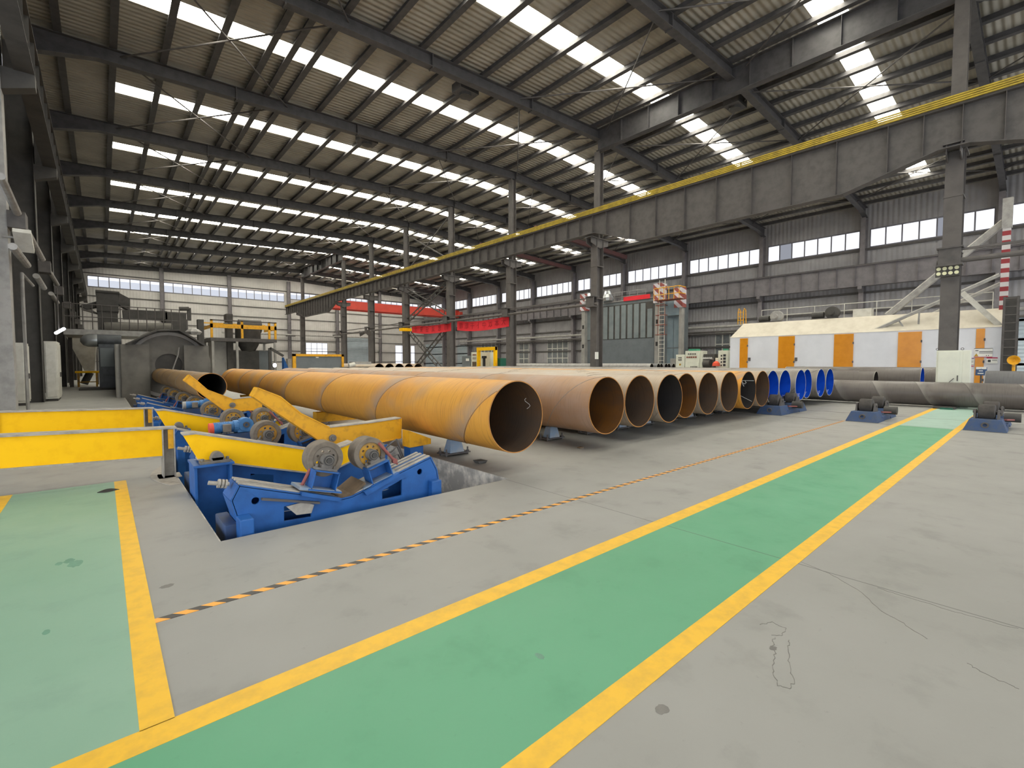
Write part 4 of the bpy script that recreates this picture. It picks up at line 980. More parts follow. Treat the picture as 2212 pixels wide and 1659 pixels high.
# ------------------------------------------------------------------ booth with orange doors
BX = 36.0
y0, y1 = OX(2163, 760, BX).y, OX(1577, 760, BX).y; ze = 3.52; zt = 4.6; dx = 2.2
t = thing('spray_booth', (BX, (y0 + y1) / 2, 0), 'long pale grey booth with orange doors and cream sloped roof', 'booth')
build('wall_panel', MB().box(BX, BX + 6, y0, y1, 0, ze), 'booth', t)
m = MB(); vs = [(BX - 0.03, y0, ze), (BX - 0.03, y1, ze), (BX + 6, y1, ze), (BX + 6, y0, ze), (BX + dx * 0.5, y0 + 0.0, zt), (BX + dx * 0.5, y1 - 0.5, zt), (BX + 6 - dx, y1 - 0.8, zt), (BX + 6 - dx, y0, zt)]
m.add(vs, [(3, 2, 1, 0), (4, 5, 6, 7), (0, 1, 5, 4), (1, 2, 6, 5), (2, 3, 7, 6), (3, 0, 4, 7)]); build('roof', m, 'ivory', t)
for pa, pb, pt in ((1598, 1615, 731), (1681, 1716, 725), (1801, 1843, 720), (1939, 1990, 717), (2107, 2126, 710)):
    a, b = OX(pb, 760, BX - 0.03).y, OX(pa, 760, BX - 0.03).y; z = min(ze - 0.06, OX((pa + pb) / 2, pt, BX - 0.03).z)
    d_ = build('door', MB().box(BX - 0.05, BX, a, b, 0.05, z), 'orange', t, bevel=0.01)
    m = MB()
    for zz in (0.6, 1.6, 2.8): m.box(BX - 0.08, BX - 0.05, a - 0.03, a + 0.04, zz, zz + 0.14)
    build('hinge', m, 'steel', d_)
for pa, pb in ((1616, 1621), (1717, 1722)):
    a, b = OX(pb, 775, BX - 0.03).y, OX(pa, 775, BX - 0.03).y; z = OX(pa, 776, BX).z; build('lock_plate', MB().box(BX - 0.05, BX, a, b, z - 0.12, z + 0.12), 'steel', t)
# signs on the booth
def sign(px0, px1, py0, py1, base, bars, lb, tri=None, X=BX - 0.06):
    a, b = OX(px1, (py0 + py1) / 2, X).y, OX(px0, (py0 + py1) / 2, X).y; pm = (px0 + px1) / 2; z1, z0 = OX(pm, py0, X).z, OX(pm, py1, X).z
    o = build('notice_board', MB().box(X, X + 0.03, a, b, z0, z1), base, label=lb, cat='sign')
    for mt, u0, u1, v0, v1 in bars:
        build('print', MB().box(X - 0.006, X, b - (b - a) * u1, b - (b - a) * u0, z1 - (z1 - z0) * v1, z1 - (z1 - z0) * v0), mt, o)
    if tri:
        u, v, s, mt = tri; yc = b - (b - a) * u; zc = z1 - (z1 - z0) * v; h = (z1 - z0) * s
        build('warning_triangle', MB().plate([(yc - h, zc - h), (yc + h, zc - h), (yc, zc + h)], 'X', X - 0.006, X), mt, o)
    return o
sign(2104, 2144, 752, 772, 'sign_white', [('ink', 0, 1, .0, .05), ('ink', .28, 1, .34, .4), ('ink', .28, 1, .5, .55), ('ink', .07, .24, .22, .3), ('sign_red', 0, 1, .93, 1), ('ink', .66, .7, .75, .85), ('ink', .77, .81, .75, .85)], 'white notice with yellow warning triangle across the orange booth door', (0.13, 0.72, 0.17, 'sign_yellow'))
sign(2080, 2104, 773, 791.5, 'sign_white', [('purplesign', 0, 1, .0, .12), ('ink', .15, .95, .24, .28), ('ink', .2, .95, .44, .5), ('ink', .45, .5, .62, .72), ('ink', .62, .67, .62, .72), ('ink', .1, 1, .76, .8), ('sign_red', 0, 1, .9, 1)], 'white notice with purple top and red foot on the booth')
sign(2131, 2155, 772, 785, 'sign_white', [('sign_red', 0, 1, .0, .18), ('ink', .12, .38, .4, .78), ('ink', .5, .95, .42, .5)], 'small white notice with red heading on the booth wall')
o = sign(2107, 2132, 793, 811, 'sign_blue', [('sign_white', .05, .95, -.02, .25), ('sign_white', .3, .65, .4, .5), ('sign_white', .2, .72, .7, .82)], 'blue sign plate with white header on a stand before the booth', (0.5, 0.15, 0.06, 'ink'), 29.0)
q = WL[o.name]; build('sign_post', MB().cyl((29.04, q.y, 0), (29.04, q.y, q.z + 0.2), 0.03, 8), 'steel', o)
# handrail and machinery on the booth roof
t = thing('roof_railing', (BX + 1.5, (y0 + y1) / 2, zt), 'thin pale handrail along the cream booth roof', 'railing')
m = MB(); xr = BX + 1.9
for zz in (0.55, 1.0): m.cyl((xr, y0 + 0.5, zt + zz), (xr, y1 - 1.5, zt + zz), 0.022, 6)
build('rail', m, 'white', t)
for i in range(8): y = y0 + 0.5 + (y1 - y0 - 2.0) * i / 7; build('post', MB().cyl((xr, y, zt), (xr, y, zt + 1.0), 0.022, 6), 'white', t)
for px, lb in ((1600, 'yellow hooped ladder top at the end of the booth roof'),):
    p = OX(px, 685, BX + 1.2); m = MB()
    for dy in (-0.2, 0.2): m.sweep([(p.x, p.y + dy, zt), (p.x, p.y + dy, zt + 1.0), (p.x + 0.15, p.y + dy, zt + 1.2), (p.x + 0.4, p.y + dy, zt + 1.1), (p.x + 0.5, p.y + dy, zt)], 0.035, 8)
    for z in (0.3, 0.6, 0.9): m.cyl((p.x, p.y - 0.2, zt + z), (p.x, p.y + 0.2, zt + z), 0.025, 6)
    build('hooped_ladder', m, 'yellow_old', label=lb, cat='ladder')
for px, mt, lb in ((1678, 'steel_light', 'grey blower with round inlet on the booth roof near the ladder'), (1798, 'machine_dark', 'dark twin motor unit on the middle of the booth roof')):
    p = OX(px, 685, BX + 1.5); z = zt; t = thing('roof_blower', (p.x, p.y, z), lb, 'blower')
    build('casing', MB().lathe((p.x - 0.2, p.y, z + 0.42), (1, 0, 0), [(0.2, 0), (0.42, 0.05), (0.42, 0.4), (0.2, 0.45)], 20), mt, t, smooth=True)
    build('inlet', MB().cyl((p.x - 0.5, p.y, z + 0.42), (p.x - 0.2, p.y, z + 0.42), 0.18, 16), mt, t)
    build('motor', MB().cyl((p.x, p.y + 0.5, z + 0.3), (p.x, p.y + 1.2, z + 0.3), 0.22, 16), 'machine_dark', t, smooth=True)
    build('base', MB().box(p.x - 0.3, p.x + 0.3, p.y - 0.3, p.y + 1.2, z, z + 0.08), 'steel', t)
p = OX(1862, 684, BX + 1.5); build('roof_box', MB().box(p.x, p.x + 0.6, p.y - 0.5, p.y + 0.5, zt, zt + 0.55), 'white', label='small pale box on the booth roof beside the handrail', cat='box')
# inclined conveyors above the booth
def incl(px0, py0, px1, py1, X, w, h, mat, lb, legs=()):
    a, b = OX(px0, py0, X), OX(px1, py1, X); t = thing('inclined_conveyor', a, lb, 'conveyor')
    build('trough', MB().bar(a, b, w, h), mat, t)
    m = MB(); n = (b - a).normalized().cross(Vector((1, 0, 0))).normalized()
    if n.z < 0: n = -n
    for s in (-1, 1): m.bar(a + n * h * 0.55 + Vector((s * w / 2, 0, 0)), b + n * h * 0.55 + Vector((s * w / 2, 0, 0)), 0.03, 0.05)
    build('side_rail', m, 'white', t)
    for px, py, qx, qy in legs:
        build('leg', MB().bar(OX(px, py, X), OX(qx, qy, X), 0.08, 0.08), 'steel_light', t)
incl(1918, 682, 2170, 480, 37.5, 0.38, 0.3, 'steel_light', 'wide pale inclined duct rising behind the near column to the window band')
incl(1885, 716, 2160, 594, 36.3, 0.2, 0.14, 'steel_light', 'long thin pale conveyor rising from the booth roof edge', [(1942, 693, 1952, 707), (1986, 672, 1984, 700)])
incl(1995, 688, 2162, 613, 38.0, 0.24, 0.16, 'steel_light', 'second pale conveyor just below the long thin one')
incl(2078, 633, 2160, 705, 36.2, 0.26, 0.22, 'white', 'short white chute sloping down onto the booth end')
# striped post, ladder cage
p = OX(2175, 492, 37.0); yb = OX(2168, 690, 37.0)
t = thing('striped_post', (37.0, p.y, 3.5), 'tall red and white banded post rising from the booth end', 'post')
build('shaft', MB().box(37.0, 37.3, p.y - 0.16, p.y + 0.16, 3.55, p.z), 'redwhite_pole', t)
build('head_plate', MB().box(36.97, 37.33, p.y - 0.2, p.y + 0.2, p.z, p.z + 1.6), 'steel_light', t)
q = OX(2185, 640, 35.3)
t = thing('caged_ladder', (35.4, q.y, 0), 'dark caged ladder standing between the striped post and roller shutter', 'ladder')
m = MB()
for dy in (-0.24, 0.24): m.box(35.3, 35.36, q.y + dy - 0.04, q.y + dy + 0.04, 0, q.z)
build('stile', m, 'steel', t); m = MB(); z = 0.3
while z < q.z: m.cyl((35.33, q.y - 0.24, z), (35.33, q.y + 0.24, z), 0.03, 6); z += 0.42
build('rung', m, 'steel', t)
build('back_plate', MB().box(35.5, 35.55, q.y - 0.3, q.y + 0.3, 0, q.z), 'machine_dark', t)
p = OX(2190, 779, 34.5); t = thing('hose_reel', (p.x, p.y, 0), 'yellow round hose funnel by the bright roller shutter', 'hose reel')
build('funnel', MB().lathe((p.x, p.y, p.z), (-1, 0, 0.15), [(0.08, -0.1), (0.12, 0.0), (0.24, 0.16), (0.22, 0.16), (0.06, 0.02)], 24), 'yellow_old', t, smooth=True)
build('post', MB().cyl((p.x + 0.1, p.y, 0), (p.x + 0.1, p.y, p.z), 0.06, 10), 'yellow_old', t)
# ------------------------------------------------------------------ slate furnace
FX = 40.0
ya, yb = OX(1413, 720, FX).y, OX(1262, 720, FX).y; zt = 7.95
t = thing('furnace', (FX, (ya + yb) / 2, 0), 'big slate grey panelled furnace with striped pillars near the window wall', 'furnace')
build('casing', MB().box(FX, FX + 6.5, ya, yb, 0, zt), 'kiln', t)
zmid = OX(1380, 730, FX).z
for i in range(11):
    u0 = ya + 0.15 + (yb - ya - 0.3) * i / 11; u1 = ya + (yb - ya - 0.3) * (i + 1) / 11
    build('side_panel', MB().box(FX - 0.07, FX - 0.01, u0 + 0.03, u1 - 0.03, zmid, zt - 0.5 - (0.0 if i else 0.6)), 'kiln_light', t, bevel=0.02)
build('panel_backing', MB().box(FX - 0.012, FX, ya + 0.05, yb - 0.05, zmid - 0.04, zt - 0.4), 'machine_dark', t)
build('top_trim', MB().box(FX - 0.08, FX + 0.1, ya, yb, zt - 0.1, zt), 'steel_light', t)
def pillar(px0, px1, ptop, X, nm, base='machine_pale', split=0.0):
    a, b = OX(px1, 720, X).y, OX(px0, 720, X).y; z = OX((px0 + px1) / 2, ptop, X).z; zs = z - 1.8
    pl = build('pillar', MB().box(X, X + 0.5, a, b, 0, zs), base, t, label=nm)
    build('striped_head', MB().box(X - 0.15, X + 0.8, a - 0.3, b + 0.1, zs, z), 'redwhite', pl)
    for zz in (3.2, 5.3): build('port', MB().box(X - 0.02, X, a + 0.1, (a + b) / 2 + 0.1, zz, zz + 0.4), 'black', pl)
    return a, b, z
pillar(1414, 1423, 613, FX - 0.5, 'pale pillar with red and white striped head')
pillar(1256, 1263, 636, FX - 0.5, 'narrow pale pillar at the far corner')
def open_leg(px0, px1, ptop, X):
    a, b = OX(px1, 720, X).y, OX(px0, 720, X).y; z = OX((px0 + px1) / 2, ptop, X).z
    pl = build('pillar', MB().box(X, X + 0.5, a, b, 0, z - 1.8), 'machine_pale', t); build('striped_head', MB().box(X - 0.1, X + 0.6, a - 0.1, b + 0.45, z - 1.8, z), 'redwhite', pl)
open_leg(1466, 1472, 621, FX - 0.2)
a, b = OX(1466, 720, FX).y, OX(1437, 720, FX).y
m = MB()
for i in range(2):
    for j in range(2): m.box(FX + 0.3, FX + 0.36, a + (b - a) * i / 2 + 0.03, a + (b - a) * (i + 1) / 2 - 0.03, 3.0 * j + 0.05, 3.0 * j + 2.95)
build('end_door', m, 'kiln_door', t)
build('door_lintel', MB().box(FX - 0.2, FX + 0.6, a - 0.1, b, 6.0, 7.6), 'kiln_door', t)
# ladder with hoops and landing
lp = OX(1431, 720, FX - 0.6); lx = FX - 0.75; ly = lp.y
lad = thing('caged_ladder', (lx, ly, 0), 'rusty caged ladder climbing the pale furnace pillar to a landing', 'ladder')
m = MB()
for dy in (-0.28, 0.28): m.cyl((lx, ly + dy, 0), (lx, ly + dy, 9.3), 0.04, 6)
build('stile', m, 'white', lad); m = MB(); z = 0.3
while z < 9.0: m.cyl((lx, ly - 0.28, z), (lx, ly + 0.28, z), 0.028, 6); z += 0.38
build('rung', m, 'white', lad); m = MB()
for z in (4.2, 5.1, 6.0, 6.9): m.sweep([(lx, ly + 0.3, z), (lx - 0.5, ly + 0.35, z), (lx - 0.65, ly, z), (lx - 0.5, ly - 0.6, z), (lx, ly - 0.55, z)], 0.035, 6)
m.cyl((lx - 0.62, ly, 4.2), (lx - 0.62, ly, 6.9), 0.03, 6).cyl((lx - 0.5, ly - 0.6, 4.2), (lx - 0.5, ly - 0.6, 6.9), 0.03, 6)
build('safety_hoop', m, 'pipe_rust_paint', lad)
m = MB(); zz = 7.3; m.box(lx - 0.9, lx + 0.2, ly - 2.2, ly + 0.3, zz, zz + 0.06); build('landing', m, 'pipe_rust_paint', lad); m = MB()
for z in (0.5, 1.1): m.cyl((lx - 0.9, ly - 2.2, zz + z), (lx - 0.9, ly + 0.3, zz + z), 0.035, 6); m.cyl((lx + 0.2, ly - 2.2, zz + z), (lx - 0.9, ly - 2.2, zz + z), 0.035, 6)
for k in range(6): m.cyl((lx - 0.9, ly - 2.2 + 0.5 * k, zz), (lx - 0.9, ly - 2.2 + 0.5 * k, zz + 1.1), 0.03, 6)
build('guard_rail', m, 'yellow_old', lad)
# furnace top railing and little red banner
t2 = thing('roof_railing', (FX + 1, (ya + yb) / 2, zt), 'dark handrail on top of the slate furnace', 'railing')
m = MB()
for z in (0.5, 1.0): m.cyl((FX + 0.8, ya + 1.5, zt + z), (FX + 0.8, yb - 1.5, zt + z), 0.025, 6)
build('rail', m, 'steel_light', t2)
for k in range(7): y = ya + 1.5 + (yb - ya - 3) * k / 6; build('post', MB().cyl((FX + 0.8, y, zt), (FX + 0.8, y, zt + 1.0), 0.025, 6), 'steel_light', t2)
a, b = OX(1404, 655, FX - 0.1).y, OX(1347, 655, FX - 0.1).y
build('hanging_banner', MB().box(FX - 0.12, FX - 0.1, a, b, zt - 0.12, zt + 0.3), 'banner', label='thin red banner along the top edge of the slate furnace', cat='banner')
for px, lb in ((1274, 'crumpled silver duct elbow at the far end of the furnace top'), (1313, 'silver duct cover beside the column on the furnace')):
    p = OX(px, 655, FX - 0.3); m = MB(); m.lathe((p.x, p.y, 7.96), (0.1, 0.15, 1), [(0.5, 0), (0.62, 0.3), (0.4, 0.7), (0.3, 1.1)], 10); m.cyl((p.x, p.y, 8.35), (p.x + 0.6, p.y + 0.2, 8.35), 0.3, 10)
    build('foil_duct', m, 'duct', label=lb, cat='duct')
# control cabinets between furnace and booth
CXB = 38.2
def cabinet(px0, px1, ptop, X, lb, dials=(), door=True, mat='white_clean', depth=0.8, slots=None, grid=None):
    a, b = OX(px1, 780, X).y, OX(px0, 780, X).y; z = OX((px0 + px1) / 2, ptop, X).z
    t = thing('control_cabinet', (X + depth / 2, (a + b) / 2, 0), lb, 'cabinet')
    build('body', MB().box(X, X + depth, a, b, 0, z), mat, t, bevel=0.02)
    U = lambda u: b - (b - a) * u
    if door: build('door', MB().box(X - 0.03, X, U(0.95), U(0.05), 0.1, z * 0.62), mat, t, bevel=0.01)
    for u, v, r in dials: build('dial', MB().cyl((X - 0.05, U(u), z * (1 - v)), (X, U(u), z * (1 - v)), r, 14), 'steel', t)
    if slots:
        for u, v, w, h, mt in slots: build('gauge', MB().box(X - 0.04, X, U(u + w), U(u), z * (1 - v - h), z * (1 - v)), mt, t)
    return t, a, b, z
cabinet(1460, 1479, 766, CXB, 'small pale control cabinet with four dials beside the furnace door', [(.38, .12, .06), (.58, .12, .06), (.38, .2, .06), (.58, .2, .06)], slots=[(.42, .34, .16, .07, 'sign_yellow')])
_, a, b, z = cabinet(1480, 1511, 758, CXB, 'wide pale control desk with row of red gauges under green cover', [(.25, .1, .06), (.4, .1, .06), (.55, .1, .06), (.7, .1, .06)],
        slots=[(.1 + .15 * i, .18, .1, .05, 'pipe_rust_paint') for i in range(5)] + [(.4 + .1 * (k % 5), .5 + .07 * (k // 5), .06, .04, 'steel') for k in range(15)])
build('plastic_cover', MB().box(CXB, CXB + 0.7, a + 0.3, b - 0.3, z, z + 0.16), 'green_cover', label='green plastic cover lying on the control desk with red gauges', cat='cover')
cabinet(1511, 1518, 758, CXB + 0.1, 'narrow pale cabinet joined to the wide control desk')
_, a, b, z = cabinet(1551, 1572, 757, CXB, 'pale cabinet with blue black switches next to the booth', slots=[(.3, .14 + .1 * i, .12, .05, 'black') for i in range(4)] + [(.55, .12 + .1 * i, .25, .07, 'ink') for i in range(4)])
build('plastic_cover', MB().box(CXB, CXB + 0.6, a + 0.2, b - 0.4, z, z + 0.14), 'green_cover', label='green plastic cover on the cabinet next to the booth', cat='cover')
_, a, b, z = cabinet(1545, 1551, 773, CXB - 0.1, 'low pale box in front of the switch cabinet', door=False)
build('red_cap', MB().lathe((CXB - 0.4, OX(1547, 785, CXB - 0.4).y, 1.35), (0, 0, 1), [(0.3, 0), (0.26, 0.25), (0.08, 0.4)], 16), 'redfan', label='bright red cap in front of the low pale box', cat='cap')
build('pump_block', MB().box(CXB - 0.6, CXB - 0.2, OX(1549, 785, CXB).y, OX(1545, 785, CXB).y, 0, 1.35), 'steel', label='grey pump block under the bright red cap', cat='pump')
a, b = OX(1543, 780, CXB).y, OX(1519, 780, CXB).y
t = thing('pump_unit', (CXB, (a + b) / 2, 0), 'dark ribbed pump unit between the two pale cabinets', 'machine')
build('body', MB().box(CXB, CXB + 1.2, a, b, 0, 2.35), 'machine_dark', t, bevel=0.05)
for i in range(5): y = b - (b - a) * (0.12 + 0.17 * i); build('valve', MB().cyl((CXB - 0.2, y, 2.0), (CXB, y, 1.9), 0.1, 10), 'steel_light', t)
build('tank', MB().cyl((CXB - 0.3, a + 0.2, 1.55), (CXB - 0.3, b - 0.2, 1.55), 0.28, 18), 'machine_dark', t, smooth=True)
build('equipment_box', MB().box(CXB + 0.3, CXB + 1.2, OX(1459, 780, CXB).y, OX(1444, 780, CXB).y, 0, 2.0), 'machine_pale', label='plain grey box before the teal furnace door', cat='box')
# yellow gantry, white cabinets and bin in the middle distance
GXX = 31.0
a, b = OX(1070, 770, GXX).y, OX(1034, 770, GXX).y; zt = OX(1050, 750, GXX).z
t = thing('yellow_gantry', (GXX, (a + b) / 2, 0), 'small yellow portal frame beside the white cabinets behind the pipes', 'gantry')
for y, s in ((a, 1), (b, -1)):
    build('leg', MB().box(GXX - 0.15, GXX + 0.15, y - 0.15, y + 0.15, 0, zt), 'yellow', t)
    build('gusset', MB().plate([(y - 0.5, 0), (y + 0.5, 0), (y + 0.15, 1.9), (y - 0.15, 1.9)], 'X', GXX - 0.05, GXX + 0.05), 'yellow_old', t)
build('crossbeam', MB().box(GXX - 0.17, GXX + 0.17, a - 0.15, b + 0.15, zt - 0.35, zt), 'yellow', t)
cabinet(1018, 1032, 761, GXX + 0.6, 'tall cream cabinet with dark window beside the yellow portal', slots=[(.25, .08, .5, .04, 'pipe_rust_paint'), (.25, .2, .5, .08, 'dust'), (.2, .38, .6, .3, 'brown')], door=False)
cabinet(1037, 1059, 761, GXX + 0.8, 'plain white cabinet seen through the yellow portal frame')
build('waste_bin', MB().box(GXX + 0.3, GXX + 1.3, OX(1076, 780, GXX).y, OX(1068, 780, GXX).y, 0, 2.1), 'dark_green', label='dark green bin just past the yellow portal frame', cat='bin')
_, a, b, z = cabinet(998, 1016, 769, GXX + 1, 'low grey blue cabinet with white label before the roller shutter', mat='kiln', door=False, slots=[(.5, .12, .35, .12, 'sign_white')])
# person sized control arm by the white cabinet omitted: thin dark console
p = OX(1044, 775, GXX - 0.3); build('control_console', MB().box(p.x, p.x + 0.2, p.y - 0.12, p.y + 0.12, 0, p.z + 0.25).box(p.x - 0.05, p.x + 0.3, p.y - 0.2, p.y + 0.2, p.z + 0.05, p.z + 0.3), 'black', label='thin dark control console in front of the white cabinet', cat='console')
# grey screen in a yellow frame
SY = 42.0
a, b = OY(632, 775, SY), OY(742, 775, SY); zt = OY(690, 765, SY).z
t = thing('shield_screen', ((a.x + b.x) / 2, SY, 0), 'flat grey welding screen in a yellow frame behind the pipes', 'screen')
build('screen_panel', MB().box(a.x + 0.2, b.x - 0.2, SY, SY + 0.05, 0.3, zt - 0.15), 'kiln', t)
m = MB().box(a.x, a.x + 0.25, SY - 0.1, SY + 0.15, 0, zt).box(b.x - 0.2, b.x, SY - 0.1, SY + 0.15, 0, zt).box(a.x, b.x, SY - 0.1, SY + 0.15, zt - 0.2, zt); build('frame', m, 'yellow_old', t)
c = OY(686, 772, SY - 0.1); build('label_plate', MB().box(c.x - 0.12, c.x + 0.12, SY - 0.02, SY, c.z - 0.05, c.z + 0.05), 'sign_white', t)
# pale machine parts beside the screen
p = OY(755, 780, 34); t = thing('small_machine', (p.x, 34, 0), 'low machine with white drums beside the welding screen', 'machine')
build('bed', MB().box(p.x - 0.5, p.x + 1.6, 34, 34.7, 0, 1.3), 'machine_dark', t)
build('drum', MB().cyl((p.x - 0.1, 33.9, 1.4), (p.x + 0.35, 33.9, 1.5), 0.16, 14), 'white', t); build('top_rail', MB().box(p.x + 0.2, p.x + 1.7, 34, 34.5, 1.5, 1.7), 'steel_light', t)
# head lamp glow above the first pipe
p = OY(590, 789, 33); t = thing('work_lamp', p, 'bright round work lamp shining above the orange pipe', 'lamp')
build('lamp_head', MB().lathe(p, (0.45, -0.9, 0.0), [(0.0, -0.12), (0.14, 0.0), (0.17, 0.12), (0.15, 0.13)], 20), 'steel', t, smooth=True)
d = Vector((0.45, -0.9, 0)).normalized(); build('lamp_lens', MB().cyl(p + d * 0.1, p + d * 0.15, 0.13, 20), 'lamp_white', t)
build('stand', MB().cyl((p.x, p.y, 0), p, 0.04, 8), 'steel', t)
# red overhead crane in the far bay
CY_ = 70.0
t = thing('overhead_crane', (37, CY_, 10), 'orange red overhead travelling crane before the far wall windows', 'crane')
m = MB().box(24.8, 48.6, CY_ - 0.3, CY_ + 0.3, 9.75, 11.0); build('bridge_girder', m, 'redcrane', t)
build('bridge_girder', MB().box(24.8, 48.6, CY_ + 1.6, CY_ + 2.2, 9.75, 11.0), 'redcrane', t)
for x in (24.6, 48.2): build('end_carriage', MB().box(x - 0.1, x + 0.5, CY_ - 1.2, CY_ + 3.2, 10.0, 10.7), 'redcrane', t)
p = OX(872, 712, 22.6); build('yellow_hoist_block', MB().box(22.3, XC - 0.315, p.y - 0.35, p.y + 0.35, p.z - 0.14, p.z + 0.14), 'yellow', label='small yellow block high beside the far end of the banner', cat='hoist')
# brown red painted lower rafters near the banner are part of the right bay: short tie beams
for i, n in enumerate((3, 4)):
    y = YN(n) + 4.0; build('tie_beam', MB().bar((30, y, 13.9), (44, y, 13.3), 0.3, 0.4), 'dull_red_beam', label='brown red tie beam under the roof of the far bay, %s one' % ('nearer' if i == 0 else 'farther'), cat='roof beam')
# ------------------------------------------------------------------ blasting chamber and its plant (left far)
BY = 28.0
def yx(px, Y): return OY(px, 790, Y).x
t = thing('blasting_chamber', (2.4, BY, -1.0), 'sooty grey shot blasting chamber with round mouth and folded roof flaps', 'machine')
xL, x1, x2, xRr = yx(262, BY), yx(323, BY), yx(398, BY), yx(450, BY); zt = OY(300, 744, BY).z
build('front_panel', MB().box(xL, x1, BY - 0.05, BY, -0.9, zt), 'machine', t); build('front_panel', MB().box(x2, xRr, BY - 0.05, BY, -0.9, zt), 'machine', t)
build('side_panel', MB().box(xL - 0.03, xL, BY, BY + 9, -0.2, zt).box(xRr, xRr + 0.03, BY, BY + 9, -0.2, zt), 'machine', t)
build('corner_tube', MB().cyl((xL - 0.1, BY + 0.3, -0.2), (xL - 0.1, BY + 0.3, zt), 0.12, 14), 'machine_pale', t, smooth=True)
xc = (x1 + x2) / 2; rr = (x2 - x1) / 2
m = MB(); c = Vector((xc + 0.1, BY + 0.35, 1.5))
m.ring(c, (0, 1, 0), 0.55, 1.75, 0, 0.05, 40); build('mouth_disc', m, 'machine', t)
build('mouth_ring', MB().ring(c, (0, 1, 0), 1.45, 1.6, -0.15, 0, 40), 'machine_pale', t)
build('inner_cone', MB().lathe(c + Vector((0, 0.1, 0)), (0, 1, 0), [(1.4, 0.0), (0.8, 1.2), (0.6, 2.6)], 32), 'machine_dark', t)
# strips hanging in the mouth
m = MB()
m.sweep([(xc + 0.5, BY + 0.1, zt - 0.1), (xc + 0.45, BY + 0.1, 2.0), (xc + 0.2, BY + 0.1, 1.2), (xc + 0.1, BY + 0.1, 0.2)], 0.03, 6)
build('curtain_strip', m, 'steel_light', t)
# folded flaps
pk = OY(362, 714, BY - 0.6); l = OY(272, 742, BY); r = OY(440, 744, BY)
m = MB(); A0 = Vector((l.x, BY, zt)); B0 = Vector((r.x, BY, zt)); l2 = OY(338, 715, BY); r2 = OY(385, 714, BY)
for p, q in ((A0, l2), (l2, r2), (r2, B0)): m.bar(p, q, 0.9, 0.06)
build('roof_flap', m, 'machine_dark', t)
build('roof_panel', MB().plate([(A0.x, zt), (l2.x, l2.z), (r2.x, r2.z), (B0.x, zt)], 'Y', BY + 1.6, BY + 1.65), 'machine', t)
build('roof_opening_shade', MB().plate([(l2.x + 0.3, l2.z - 0.12), (r2.x, r2.z - 0.06), (B0.x - 0.1, zt), (xc + 0.3, zt)], 'Y', BY + 0.9, BY + 0.95), 'black', t)  # black plate painted in for the dark interior behind the flaps
build('roof', MB().box(xL, xRr, BY + 1.7, BY + 9, zt - 0.05, zt), 'machine_dark', t)
# black box and duct to the left of the chamber
def pbox(name, px0, px1, py0, py1, Y, depth, mat, lb=None, cat=None, parent=None, floor=False, bevel=0.0, group=None):
    pm = (px0 + px1) / 2; a, b = OY(px0, (py0 + py1) / 2, Y), OY(px1, (py0 + py1) / 2, Y); z1, z0 = OY(pm, py0, Y).z, OY(pm, py1, Y).z
    if floor: z0 = 0.0
    return build(name, MB().box(a.x, b.x, Y, Y + depth, z0, z1), mat, parent, lb, cat, group, bevel=bevel)
KY = 37.0
a, b = OY(214, 800, KY), OY(251, 800, KY)
t = thing('dust_collector', (a.x, KY, 0), 'tall black dust collector box with bright duct elbow beside the chamber', 'machine')
zz = OY(230, 742, KY).z
build('casing', MB().box(a.x, b.x, KY, KY + 2, 0, zz), 'duct_dark', t, bevel=0.03)
build('access_door', MB().box(a.x + 0.08, b.x - 0.08, KY - 0.04, KY, zz * 0.5, zz * 0.9), 'kiln', t)
build('plinth', MB().box(a.x - 0.9, b.x + 0.2, KY - 0.4, KY + 2, 0, 0.12), 'machine_dark', t)
p = OY(200, 735, KY); build('duct_elbow', MB().lathe((p.x - 0.3, KY + 0.3, p.z), (1, 0, 0), [(0.1, -0.25), (0.3, -0.1), (0.38, 0.1), (0.38, 0.5)], 20), 'duct', t, smooth=True)
build('duct', MB().cyl((p.x + 0.2, KY + 0.3, p.z), (b.x + 0.3, KY + 0.3, p.z), 0.37, 20), 'duct_dark', t, smooth=True)
# white hopper
HY = 44.0
a, b = OY(142, 740, HY), OY(210, 740, HY); zt = OY(175, 725, HY).z; zm = OY(175, 762, HY).z; zl = OY(205, 805, HY).z
t = thing('dust_hopper', (a.x, HY, 0), 'white conical hopper under the dark platform', 'hopper')
vs = [(a.x, HY, zt), (b.x, HY, zt), (b.x, HY + 2.5, zt), (a.x, HY + 2.5, zt), (b.x - 0.7, HY + 0.9, zl), (b.x - 0.2, HY + 0.9, zl), (b.x - 0.2, HY + 1.5, zl), (b.x - 0.7, HY + 1.5, zl)]
build('cone', MB().add(vs, [(0, 1, 5, 4), (1, 2, 6, 5), (2, 3, 7, 6), (3, 0, 4, 7), (3, 2, 1, 0), (4, 5, 6, 7)]), 'white', t)
build('outlet', MB().cyl((b.x - 0.45, HY + 1.2, zl), (b.x - 0.8, HY + 1.2, 0.1), 0.22, 12), 'black', t)
m = MB()
for x in (a.x + 0.05, b.x - 0.05): m.box(x - 0.06, x + 0.06, HY + 2.4, HY + 2.5, 0, zt)
build('leg', m, 'steel', t)
